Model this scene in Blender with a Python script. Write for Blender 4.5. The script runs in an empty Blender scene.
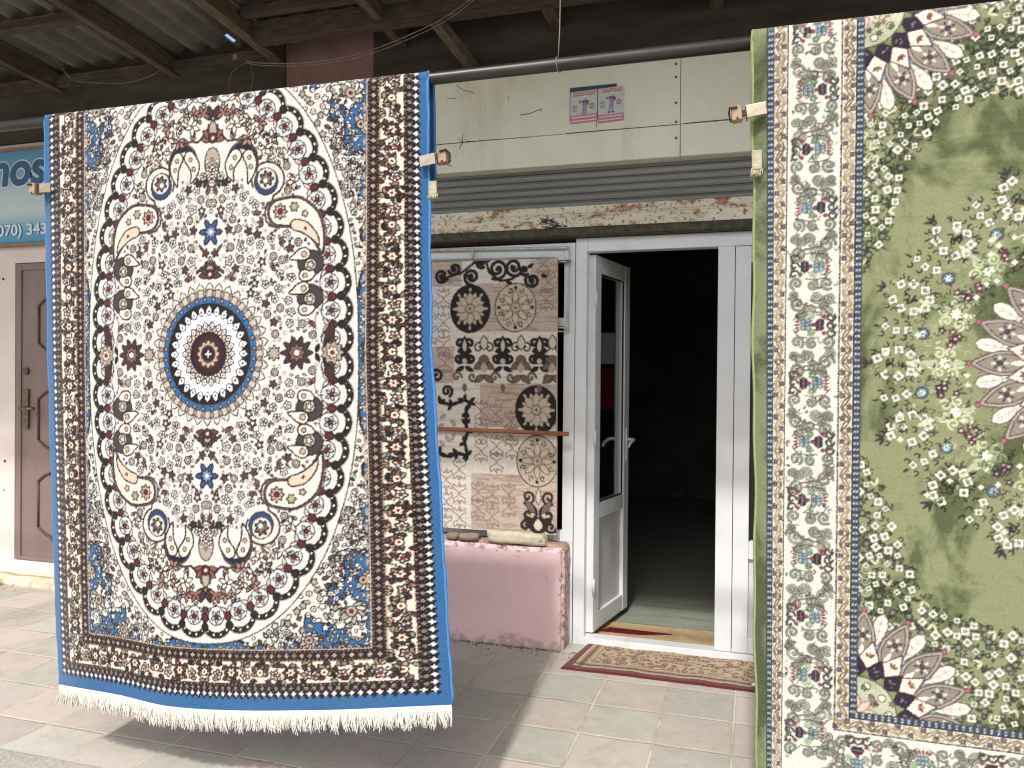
import bpy, bmesh, math, random
import numpy as np
from mathutils import Vector, Matrix
random.seed(7)
R = math.radians
PI = math.pi
scene = bpy.context.scene
COL = scene.collection

# ------------------------------------------------------------------ camera
# world: X to the right along the shop front, Y into the wall (front plane Y = 0), Z up
F_PX = 790.0
EYE = np.array([0.0, -4.16, 1.42])
YAW, PITCH, ROLL = R(17.1), R(-0.45), 0.0085
_fw = np.array([-math.sin(YAW)*math.cos(PITCH), math.cos(YAW)*math.cos(PITCH), math.sin(PITCH)])
_r0 = np.array([math.cos(YAW), math.sin(YAW), 0.0])
_u0 = np.cross(_r0, _fw)
_rt = _r0*math.cos(ROLL) + _u0*math.sin(ROLL)
_up = _u0*math.cos(ROLL) - _r0*math.sin(ROLL)

def at(px, py, Y=0.0):
    """surveyed point on the vertical plane Y (metres)"""
    d = _fw + _rt*(px-512)/F_PX - _up*(py-384)/F_PX
    t = (Y-EYE[1])/d[1]
    return EYE + d*t

def atz(px, py, Z=0.0):
    d = _fw + _rt*(px-512)/F_PX - _up*(py-384)/F_PX
    t = (Z-EYE[2])/d[2]
    return EYE + d*t

cam_d = bpy.data.cameras.new('camera')
cam = bpy.data.objects.new('camera', cam_d)
COL.objects.link(cam)
cam_d.sensor_width = 36.0
cam_d.lens = F_PX/1024*36.0
cam_d.clip_start = 0.05
cam_d.clip_end = 3000
M = Matrix(((_rt[0], _up[0], -_fw[0], EYE[0]), (_rt[1], _up[1], -_fw[1], EYE[1]),
            (_rt[2], _up[2], -_fw[2], EYE[2]), (0, 0, 0, 1)))
cam.matrix_world = M
scene.camera = cam

# ------------------------------------------------------------------ tagging
def tag(o, label=None, cat=None, group=None, kind=None):
    if label: o['label'] = label
    if cat: o['category'] = cat
    if group: o['group'] = group
    if kind: o['kind'] = kind
    return o

def empty(name, loc=(0, 0, 0), rz=0.0, label=None, cat=None, group=None):
    o = bpy.data.objects.new(name, None)
    COL.objects.link(o)
    o.location = loc
    o.rotation_euler = (0, 0, rz)
    o.empty_display_size = 0.1
    return tag(o, label, cat, group)

def link(name, me, mat, parent=None):
    o = bpy.data.objects.new(name, me)
    COL.objects.link(o)
    if mat is not None:
        for m in (mat if isinstance(mat, (list, tuple)) else [mat]):
            me.materials.append(m)
    if parent is not None:
        o.parent = parent
    return o

class MB:
    """collects shapes for ONE mesh object"""
    def __init__(self):
        self.bm = bmesh.new()
    def box(self, x0, x1, y0, y1, z0, z1, bev=0.0, mi=0):
        b = bmesh.new()
        bmesh.ops.create_cube(b, size=1.0)
        for v in b.verts:
            v.co = Vector(((x0+x1)/2+v.co.x*(x1-x0), (y0+y1)/2+v.co.y*(y1-y0), (z0+z1)/2+v.co.z*(z1-z0)))
        if bev > 0:
            bmesh.ops.bevel(b, geom=list(b.edges), offset=min(bev, abs(x1-x0)*.4, abs(y1-y0)*.4, abs(z1-z0)*.4), segments=2, affect='EDGES', profile=0.7)
        for f in b.faces: f.material_index = mi
        self._merge(b)
        return self
    def _merge(self, b):
        me = bpy.data.meshes.new('tmp')
        b.to_mesh(me); b.free()
        self.bm.from_mesh(me)
        bpy.data.meshes.remove(me)
    def beam(self, a, b_, w, h, bev=0.0, twist=0.0):
        """rectangular bar from a to b (w sideways, h upwards)"""
        a = Vector(a); b_ = Vector(b_)
        d = (b_-a); L = d.length; d.normalize()
        side = d.cross(Vector((0, 0, 1)))
        if side.length < 1e-4: side = Vector((1, 0, 0))
        side.normalize(); up = side.cross(d)
        if twist:
            q = Matrix.Rotation(twist, 3, d); side = q @ side; up = q @ up
        b = bmesh.new()
        bmesh.ops.create_cube(b, size=1.0)
        if bev > 0:
            pass
        for v in b.verts:
            c = v.co.copy()
            v.co = a + d*((c.x+.5)*L) + side*(c.y*w) + up*(c.z*h)
        if bev > 0:
            bmesh.ops.bevel(b, geom=list(b.edges), offset=bev, segments=1, affect='EDGES')
        bmesh.ops.recalc_face_normals(b, faces=b.faces)
        self._merge(b)
        return self
    def tube(self, pts, r, n=8, cap=True):
        pts = [Vector(p) for p in pts]
        rr = r if isinstance(r, (list, tuple)) else [r]*len(pts)
        rings = []
        prev = None
        for i, p in enumerate(pts):
            if i == 0: t = pts[1]-p
            elif i == len(pts)-1: t = p-pts[i-1]
            else: t = pts[i+1]-pts[i-1]
            t.normalize()
            if prev is None:
                s = t.cross(Vector((0, 0, 1)))
                if s.length < 1e-3: s = t.cross(Vector((1, 0, 0)))
            else:
                s = prev - t*prev.dot(t)
            s.normalize(); prev = s
            q = t.cross(s)
            rings.append([self.bm.verts.new(p+(s*math.cos(2*PI*k/n)+q*math.sin(2*PI*k/n))*rr[i]) for k in range(n)])
        for a, b in zip(rings, rings[1:]):
            for k in range(n):
                f = self.bm.faces.new((a[k], a[(k+1) % n], b[(k+1) % n], b[k])); f.smooth = True
        if cap:
            self.bm.faces.new(rings[0][::-1]); self.bm.faces.new(rings[-1])
        return self
    def prism(self, pts, y0, y1):
        """pts = outline in (x,z), extruded along y"""
        a = [self.bm.verts.new((p[0], y0, p[1])) for p in pts]
        b = [self.bm.verts.new((p[0], y1, p[1])) for p in pts]
        self.bm.faces.new(a); self.bm.faces.new(b[::-1])
        n = len(pts)
        for i in range(n):
            self.bm.faces.new((a[i], b[i], b[(i+1) % n], a[(i+1) % n]))
        return self
    def profile_x(self, pts, x0, x1):
        """pts = closed outline in (y,z), extruded along x"""
        a = [self.bm.verts.new((x0, p[0], p[1])) for p in pts]
        b = [self.bm.verts.new((x1, p[0], p[1])) for p in pts]
        self.bm.faces.new(a); self.bm.faces.new(b[::-1])
        n = len(pts)
        for i in range(n):
            self.bm.faces.new((a[i], b[i], b[(i+1) % n], a[(i+1) % n]))
        return self
    def build(self, name, mat, parent=None, smooth=False):
        bmesh.ops.recalc_face_normals(self.bm, faces=self.bm.faces)
        me = bpy.data.meshes.new(name)
        self.bm.to_mesh(me); self.bm.free()
        if smooth:
            me.polygons.foreach_set('use_smooth', [True]*len(me.polygons))
        return link(name, me, mat, parent)

# ------------------------------------------------------------------ materials
def lin(c):
    c = np.asarray(c, float)/255.0
    return np.where(c <= 0.04045, c/12.92, ((c+0.055)/1.055)**2.4)

class NT:
    def __init__(self, name):
        self.m = bpy.data.materials.new(name)
        self.m.use_nodes = True
        self.t = self.m.node_tree
        self.n = self.t.nodes
        self.bsdf = self.n['Principled BSDF']
        self.co = self.n.new('ShaderNodeTexCoord')
    def new(self, t, **k):
        n = self.n.new(t)
        for a, v in k.items(): setattr(n, a, v)
        return n
    def l(self, a, b): self.t.links.new(a, b)
    def mapping(self, scale=(1, 1, 1), rot=(0, 0, 0), src='Object'):
        m = self.new('ShaderNodeMapping')
        m.inputs['Scale'].default_value = scale
        m.inputs['Rotation'].default_value = rot
        self.l(self.co.outputs[src], m.inputs['Vector'])
        return m.outputs[0]
    def noise(self, scale, detail=4, rough=0.55, vec=None, dist=0.0):
        n = self.new('ShaderNodeTexNoise')
        n.inputs['Scale'].default_value = scale
        n.inputs['Detail'].default_value = detail
        n.inputs['Roughness'].default_value = rough
        n.inputs['Distortion'].default_value = dist
        self.l(vec if vec is not None else self.co.outputs['Object'], n.inputs['Vector'])
        return n.outputs['Fac']
    def ramp(self, fac, stops):
        r = self.new('ShaderNodeValToRGB')
        e = r.color_ramp.elements
        while len(e) < len(stops): e.new(0.5)
        for i, (p, c) in enumerate(stops):
            e[i].position = p
            if not hasattr(c, '__len__'): e[i].color = (c, c, c, 1)
            else: e[i].color = (*lin(c), 1)
        self.l(fac, r.inputs[0])
        return r.outputs[0]
    def mix(self, fac, a, b, mode='MIX'):
        m = self.new('ShaderNodeMix', data_type='RGBA', blend_type=mode)
        for sock, v in ((m.inputs[0], fac), (m.inputs[6], a), (m.inputs[7], b)):
            if isinstance(v, bpy.types.NodeSocket): self.l(v, sock)
            elif hasattr(v, '__len__'): sock.default_value = (*lin(v), 1)
            else: sock.default_value = v if sock == m.inputs[0] else (v, v, v, 1)
        return m.outputs[2]
    def math(self, op, a, b=0.0, clamp=False):
        m = self.new('ShaderNodeMath', operation=op, use_clamp=clamp)
        for s, v in ((m.inputs[0], a), (m.inputs[1], b)):
            if isinstance(v, bpy.types.NodeSocket): self.l(v, s)
            else: s.default_value = v
        return m.outputs[0]
    def sep(self, vec=None):
        s = self.new('ShaderNodeSeparateXYZ')
        self.l(vec if vec is not None else self.co.outputs['Object'], s.inputs[0])
        return s.outputs
    def bump(self, h, strength=0.3, dist=0.01):
        b = self.new('ShaderNodeBump')
        b.inputs['Strength'].default_value = strength
        b.inputs['Distance'].default_value = dist
        self.l(h, b.inputs['Height'])
        self.l(b.outputs[0], self.bsdf.inputs['Normal'])
    def out(self, color=None, rough=0.7, spec=0.3, metal=0.0):
        i = self.bsdf.inputs
        if color is not None:
            if isinstance(color, bpy.types.NodeSocket): self.l(color, i['Base Color'])
            else: i['Base Color'].default_value = (*lin(color), 1)
        if isinstance(rough, bpy.types.NodeSocket): self.l(rough, i['Roughness'])
        else: i['Roughness'].default_value = rough
        i['Specular IOR Level'].default_value = spec
        i['Metallic'].default_value = metal
        return self.m

def simple(name, c, c2=None, scale=8, rough=0.7, spec=0.3, metal=0, bump=0.0, stretch=(1, 1, 1), dirt=None, dirt_scale=3, dirt_lo=0.55, dirt_hi=0.75):
    t = NT(name)
    v = t.mapping(stretch)
    f = t.noise(scale, 6, 0.6, v)
    if c2 is None: c2 = tuple(x*0.85 for x in c)
    col = t.mix(t.ramp(f, [(0.3, 0.0), (0.7, 1.0)]), c, c2)
    if dirt is not None:
        g = t.noise(dirt_scale, 8, 0.7, v)
        col = t.mix(t.ramp(g, [(dirt_lo, 0.0), (dirt_hi, 1.0)]), col, dirt)
    if bump: t.bump(t.noise(scale*6, 5, 0.6, v), bump, 0.005)
    return t.out(col, rough, spec, metal)

MT = {}
MT['pvc'] = simple('white_pvc', (226, 228, 230), (212, 214, 216), 3, 0.35, 0.4, dirt=(188, 184, 176), dirt_scale=6, dirt_lo=.6, dirt_hi=.85)
MT['pvc_panel'] = simple('pvc_panel', (206, 208, 208), (192, 194, 194), 3, 0.4, 0.4)
MT['gasket'] = simple('rubber_gasket', (30, 30, 32), None, 10, 0.6)
MT['tube'] = simple('white_painted_tube', (205, 206, 202), (165, 163, 156), 30, 0.45, 0.4)
MT['chrome'] = simple('worn_steel', (165, 163, 158), (120, 116, 110), 40, 0.35, 0.5, 0.8)
MT['dark_steel'] = simple('dark_painted_pipe', (70, 67, 64), (46, 43, 40), 14, 0.38, 0.5, 0.55, stretch=(0.3, 3, 3))
MT['wire'] = simple('dull_wire', (120, 112, 100), (80, 74, 66), 20, 0.6, 0.3)
MT['cable'] = simple('pale_cable', (150, 142, 130), (100, 94, 86), 20, 0.6, 0.3)
MT['dark_wire'] = simple('dark_wire', (75, 62, 54), (50, 44, 40), 20, 0.6, 0.3)
MT['stick'] = simple('orange_brown_stick', (160, 104, 66), (122, 78, 50), 12, 0.5, 0.4, stretch=(0.5, 8, 8), bump=0.2)
MT['block'] = simple('pale_stone_block', (214, 206, 184), (186, 176, 152), 18, 0.85, 0.2, bump=0.6, dirt=(120, 100, 76), dirt_scale=12, dirt_lo=.6, dirt_hi=.7)
MT['brick_bit'] = simple('brick_piece', (164, 150, 134), (122, 108, 94), 30, 0.9, 0.2, bump=0.7)
MT['clipmetal'] = simple('tin_clip', (176, 166, 150), (140, 126, 108), 40, 0.42, 0.5, 0.5)
MT['clipwood'] = simple('clip_block', (176, 150, 124), (112, 88, 70), 30, 0.6, 0.3)
MT['tassel'] = simple('frayed_cloth', (190, 182, 160), (150, 140, 118), 60, 0.95, 0.1, bump=.6)
MT['pouch'] = simple('dark_cavity', (40, 36, 34), (28, 26, 26), 6, 0.9, 0.1)

# rusty cream rail
t = NT('rusty_cream_paint')
v = t.mapping((1, 1, 2.2))
base = t.mix(t.ramp(t.noise(5, 6, .6, v), [(.35, 0.), (.7, 1.)]), (224, 217, 198), (202, 194, 172))
r1 = t.ramp(t.noise(7.5, 10, .72, v), [(.535, 0.), (.60, 1.)])
r2 = t.ramp(t.noise(55, 4, .6, t.mapping((1, 1, 1))), [(.57, 0.), (.63, 1.)])
z = t.sep()[2]
col = t.mix(t.math('MULTIPLY', r1, .85), base, (150, 88, 48))
col = t.mix(t.math('MULTIPLY', r2, .75), col, (104, 62, 40))
g = t.ramp(t.noise(3.2, 8, .7, v), [(.63, 0.), (.66, 1.)])
col = t.mix(g, col, (70, 56, 58))
t.bump(t.noise(60, 5, .6), .4, .004)
MT['rust_cream'] = t.out(col, .75, .25)
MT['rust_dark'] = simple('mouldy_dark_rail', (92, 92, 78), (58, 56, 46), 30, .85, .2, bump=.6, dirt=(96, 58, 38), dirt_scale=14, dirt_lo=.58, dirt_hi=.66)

MT['slat'] = simple('grey_shutter_metal', (138, 139, 138), (114, 115, 114), 4, 0.5, 0.4, 0.3, stretch=(.25, 1, 4), dirt=(108, 108, 100), dirt_scale=5)

# cream fascia with cracks and dents
t = NT('cream_fascia_paint')
v = t.mapping((1, 1, 1))
col = t.mix(t.ramp(t.noise(1.6, 6, .6, v), [(.3, 0.), (.7, 1.)]), (234, 234, 224), (214, 213, 198))
st = t.ramp(t.noise(3.5, 7, .65, t.mapping((1, 1, .25))), [(.55, 0.), (.8, 1.)])
col = t.mix(t.math('MULTIPLY', st, .5), col, (160, 148, 114))
vor = t.new('ShaderNodeTexVoronoi', feature='DISTANCE_TO_EDGE')
vor.inputs['Scale'].default_value = 2.6
wv = t.new('ShaderNodeVectorMath', operation='ADD')
nn = t.new('ShaderNodeTexNoise'); nn.inputs['Scale'].default_value = 4
t.l(t.co.outputs['Object'], nn.inputs['Vector'])
t.l(t.co.outputs['Object'], wv.inputs[0]); t.l(nn.outputs['Color'], wv.inputs[1])
t.l(wv.outputs[0], vor.inputs['Vector'])
crk = t.ramp(vor.outputs['Distance'], [(0.0, 1.), (0.006, 0.)])
msk = t.ramp(t.noise(2.1, 4, .6, v), [(.56, 0.), (.62, 1.)])
col = t.mix(t.math('MULTIPLY', t.math('MULTIPLY', crk, msk), .22), col, (84, 76, 62))
t.bump(t.noise(6, 4, .5), .25, .01)
MT['fascia'] = t.out(col, .55, .3)

# pink painted render
def render_mat(name, c, c2, chip, low=None, low_z=0.12, chip_amt=.66):
    t = NT(name)
    col = t.mix(t.ramp(t.noise(2.5, 6, .6), [(.3, 0.), (.7, 1.)]), c, c2)
    sp = t.ramp(t.noise(34, 4, .7), [(chip_amt, 0.), (chip_amt+.03, 1.)])
    col = t.mix(t.math('MULTIPLY', sp, .75), col, chip)
    if low is not None:
        z = t.sep()[2]
        k = t.math('ADD', z, t.math('MULTIPLY', t.math('SUBTRACT', t.noise(9, 9, .75), .5), .42))
        m = t.new('ShaderNodeMapRange'); m.inputs[1].default_value = low_z; m.inputs[2].default_value = low_z-.05
        m.inputs[3].default_value = 0; m.inputs[4].default_value = 1
        t.l(k, m.inputs[0])
        col = t.mix(t.math('MULTIPLY', m.outputs[0], .8), col, low)
    t.bump(t.noise(22, 8, .65), .45, .006)
    return t.out(col, .88, .15)
MT['pink'] = render_mat('pink_render', (226, 192, 192), (214, 180, 180), (140, 108, 104), (128, 118, 112), .045)
MT['pink_dark'] = render_mat('shaded_pink_render', (158, 124, 120), (124, 96, 92), (80, 62, 58))  # darker copy of the pink, shade under the roof put into the colour
MT['crumbly'] = simple('crumbling_render', (196, 164, 150), (150, 124, 108), 26, .95, .1, bump=.9, dirt=(110, 92, 80), dirt_scale=22)
MT['whitewall'] = render_mat('whitewashed_render', (222, 210, 204), (208, 194, 188), (128, 96, 90), (206, 200, 180), .10, .72)
MT['cream_step'] = simple('cream_footing', (212, 204, 184), (184, 174, 150), 9, .92, .15, bump=.7, dirt=(150, 138, 108), dirt_scale=7)
MT['brown_door'] = simple('brown_steel_door', (134, 113, 108), (116, 98, 94), 5, .42, .4, stretch=(1, 1, .3))
MT['brown_dark'] = simple('brown_moulding', (92, 68, 64), (76, 56, 54), 8, .5, .4)

# wood, slate
t = NT('weathered_timber')
v = t.mapping((6, 1.2, 6))
col = t.mix(t.ramp(t.noise(7, 8, .65, v), [(.3, 0.), (.7, 1.)]), (118, 104, 88), (74, 63, 54))
col = t.mix(t.ramp(t.noise(1.7, 4, .6), [(.5, 0.), (.7, .7)]), col, (58, 48, 42))
t.bump(t.noise(14, 6, .6, v), .5, .01)
MT['timber'] = t.out(col, .9, .15)
t = NT('weathered_timber_across')
v = t.mapping((1.2, 6, 6))
col = t.mix(t.ramp(t.noise(7, 8, .65, v), [(.3, 0.), (.7, 1.)]), (98, 87, 76), (62, 54, 47))
t.bump(t.noise(14, 6, .6, v), .5, .01)
MT['timber_x'] = t.out(col, .9, .15)
t = NT('corrugated_slate')
v = t.mapping((2, .8, 1))
col = t.mix(t.ramp(t.noise(2.2, 8, .65, v), [(.3, 0.), (.7, 1.)]), (126, 122, 114), (88, 84, 77))
col = t.mix(t.ramp(t.noise(3.7, 6, .65), [(.55, 0.), (.75, .8)]), col, (52, 48, 44))
t.bump(t.noise(40, 5, .6), .4, .004)
MT['slate'] = t.out(col, .92, .1)
MT['dark_board'] = simple('dark_boarding', (84, 78, 72), (58, 53, 49), 5, .9, .1, bump=.4, stretch=(.4, 1, 2))  # plain dark tone for the boards above the shutter box and sign

# paving: 295 mm tiles, pink and grey-green
TILE = 0.295
t = NT('pavement_tiles')
o = t.sep()
tx = t.math('DIVIDE', t.math('ADD', o[0], 0.66+TILE*40), TILE)
ty = t.math('DIVIDE', t.math('ADD', o[1], 0.77+TILE*40), TILE)
ix = t.math('FLOOR', tx); iy = t.math('FLOOR', ty)
fx = t.math('FRACT', tx); fy = t.math('FRACT', ty)
cmb = t.new('ShaderNodeCombineXYZ'); t.l(ix, cmb.inputs[0]); t.l(iy, cmb.inputs[1])
wn = t.new('ShaderNodeTexWhiteNoise', noise_dimensions='2D'); t.l(cmb.outputs[0], wn.inputs['Vector'])
par = t.math('MODULO', t.math('ADD', ix, iy), 2.0)
flip = t.math('GREATER_THAN', wn.outputs['Value'], .86)
sel = t.math('ABSOLUTE', t.math('SUBTRACT', par, flip))
sepc = t.new('ShaderNodeSeparateXYZ'); t.l(wn.outputs['Color'], sepc.inputs[0])
pinkc = t.mix(sepc.outputs[1], (190, 175, 164), (180, 170, 160))
greenc = t.mix(sepc.outputs[1], (174, 173, 161), (183, 181, 169))
col = t.mix(sel, pinkc, greenc)
var = t.new('ShaderNodeHueSaturation')
t.l(col, var.inputs['Color']); var.inputs['Saturation'].default_value = .95
mr = t.new('ShaderNodeMapRange'); t.l(sepc.outputs[2], mr.inputs[0]); mr.inputs[3].default_value = .82; mr.inputs[4].default_value = 1.1
t.l(mr.outputs[0], var.inputs['Value'])
col = var.outputs[0]
# blotches of the other pigment inside a tile, dust and stains
wshift = t.new('ShaderNodeVectorMath', operation='ADD'); t.l(t.co.outputs['Object'], wshift.inputs[0]); t.l(wn.outputs['Color'], wshift.inputs[1])
bl = t.ramp(t.noise(5.5, 4, .55, wshift.outputs[0]), [(.56, 0.), (.68, .55)])
col = t.mix(bl, col, t.mix(sel, (158, 156, 144), (166, 148, 136)))
col = t.mix(t.ramp(t.noise(14, 9, .75), [(.40, 0.), (.66, .6)]), col, (190, 185, 172))
col = t.mix(t.ramp(t.noise(2.1, 8, .7), [(.52, 0.), (.72, .5)]), col, (130, 122, 110))
col = t.mix(t.ramp(t.noise(48, 4, .7), [(.62, 0.), (.68, .5)]), col, (112, 102, 92))
col = t.mix(t.ramp(t.noise(160, 3, .7), [(.55, 0.), (.70, .45)]), col, (212, 206, 194))
# joints
nz = t.math('MULTIPLY', t.math('SUBTRACT', t.noise(26, 4, .6), .5), .018)
dx = t.math('ABSOLUTE', t.math('SUBTRACT', t.math('ADD', fx, nz), .5))
dy = t.math('ABSOLUTE', t.math('SUBTRACT', t.math('ADD', fy, nz), .5))
dm = t.math('MAXIMUM', dx, dy)
jm = t.new('ShaderNodeMapRange'); t.l(dm, jm.inputs[0]); jm.inputs[1].default_value = .480; jm.inputs[2].default_value = .489
jcol = t.mix(t.ramp(t.noise(3.3, 6, .7), [(.45, 0.), (.68, 1.)]), (202, 193, 176), (138, 128, 114))
col = t.mix(jm.outputs[0], col, jcol)
ed = t.new('ShaderNodeMapRange'); t.l(dm, ed.inputs[0]); ed.inputs[1].default_value = .472; ed.inputs[2].default_value = .486
hgt = t.math('SUBTRACT', t.math('MULTIPLY', t.noise(30, 6, .6), .25), ed.outputs[0])
t.bump(hgt, .6, .005)
MT['paving'] = t.out(col, .75, .25)

t = NT('rough_concrete')
col = t.mix(t.ramp(t.noise(2, 8, .6), [(.3, 0.), (.7, 1.)]), (176, 174, 162), (154, 150, 138))
col = t.mix(t.ramp(t.noise(90, 3, .7), [(.52, 0.), (.62, .6)]), col, (198, 196, 186))
col = t.mix(t.ramp(t.noise(60, 3, .7, t.mapping((1.3, 1, 1))), [(.60, 0.), (.68, .6)]), col, (120, 116, 106))
t.bump(t.noise(70, 6, .7), .6, .006)
MT['concrete'] = t.out(col, .92, .15)
MT['street'] = simple('dusty_street', (186, 180, 168), (164, 158, 146), 1.5, .95, .1, bump=.5)

# shop interior
t = NT('laminate_floor')
v = t.mapping((1, 5, 1))
col = t.mix(t.ramp(t.noise(3, 8, .65, v), [(.3, 0.), (.7, 1.)]), (160, 165, 150), (124, 130, 118))
o = t.sep()
fr = t.math('FRACT', t.math('MULTIPLY', o[1], 5.2))
jl = t.math('LESS_THAN', fr, .03)
col = t.mix(t.math('MULTIPLY', jl, .6), col, (60, 60, 54))
MT['laminate'] = t.out(col, .5, .4)
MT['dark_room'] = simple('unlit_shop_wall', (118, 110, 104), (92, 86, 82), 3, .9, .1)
MT['dark_rug'] = simple('dark_rolled_rug', (60, 44, 42), (34, 30, 34), 9, .95, .1)

def glass_mat(name, tint, mixf):
    m = bpy.data.materials.new(name); m.use_nodes = True
    n = m.node_tree.nodes; l = m.node_tree.links
    n.clear()
    out = n.new('ShaderNodeOutputMaterial')
    tr = n.new('ShaderNodeBsdfTransparent'); tr.inputs[0].default_value = (*tint, 1)
    gl = n.new('ShaderNodeBsdfGlossy'); gl.inputs['Roughness'].default_value = .03
    gl.inputs[0].default_value = (.9, .95, 1, 1)
    fr = n.new('ShaderNodeFresnel')
    ge = n.new('ShaderNodeNewGeometry'); mm = n.new('ShaderNodeMath'); mm.operation = 'MULTIPLY_ADD'
    mm.inputs[1].default_value = 1/1.5-1.5; mm.inputs[2].default_value = 1.5   # same reflectance on both faces of the thin pane
    l.new(ge.outputs['Backfacing'], mm.inputs[0]); l.new(mm.outputs[0], fr.inputs[0])
    mx = n.new('ShaderNodeMixShader')
    l.new(fr.outputs[0], mx.inputs[0]); l.new(tr.outputs[0], mx.inputs[1]); l.new(gl.outputs[0], mx.inputs[2])
    l.new(mx.outputs[0], out.inputs[0])
    return m
MT['glass'] = glass_mat('window_glass', (.90, .93, .92), .1)
MT['glass_dark'] = glass_mat('tinted_glass', (.35, .42, .48), .1)

def flat(name, c, rough=.6, spec=.3):
    t = NT(name)
    col = t.mix(t.ramp(t.noise(12, 5, .6), [(.3, 0.), (.7, 1.)]), c, tuple(x*.93 for x in c))
    return t.out(col, rough, spec)

def pile_mat(name, attr='pile', bump=.35, mottle=None, sheen=.25, rough=.9, freq=420, var=.10):
    """woven or tufted surface: colours of the yarn come from the mesh's own colour attribute"""
    t = NT(name)
    a = t.new('ShaderNodeAttribute'); a.attribute_name = attr
    col = a.outputs['Color']
    n1 = t.noise(freq, 3, .6)
    col = t.mix(var, col, t.mix(t.ramp(n1, [(.3, 0.), (.7, 1.)]), (110, 110, 110), (255, 255, 255)), 'MULTIPLY')
    if mottle:
        sc, dark, lo, hi = mottle
        m = t.ramp(t.noise(sc, 5, .62, t.mapping((1.2, 1, .8)), .6), [(lo, 1.), (hi, 0.)])
        sl = t.noise(9, 5, .7, t.mapping((.35, 1, 7)))
        m2 = t.math('MULTIPLY', m, .85)
        m3 = t.math('ADD', m2, t.math('MULTIPLY', t.math('SUBTRACT', sl, .5), .5), clamp=True)
        sc_ = t.new('ShaderNodeSeparateColor'); t.l(a.outputs['Color'], sc_.inputs[0])
        gw = t.math('DIVIDE', t.math('SUBTRACT', sc_.outputs[1], sc_.outputs[2]), t.math('ADD', sc_.outputs[1], .001))
        gw = t.math('MULTIPLY', t.math('SUBTRACT', gw, .22), 6.0, clamp=True)
        m3 = t.math('MULTIPLY', m3, gw)
        dk = t.mix(1.0, col, dark, 'MULTIPLY')
        # sheen of brushed pile painted as darker patches, weighted by how green the yarn is
        col = t.mix(m3, col, dk)
    t.bump(t.noise(freq*.8, 2, .5), bump, .003)
    m = t.out(col, rough, .1)
    t.bsdf.inputs['Sheen Weight'].default_value = sheen
    t.bsdf.inputs['Sheen Roughness'].default_value = .5
    return m

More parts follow.
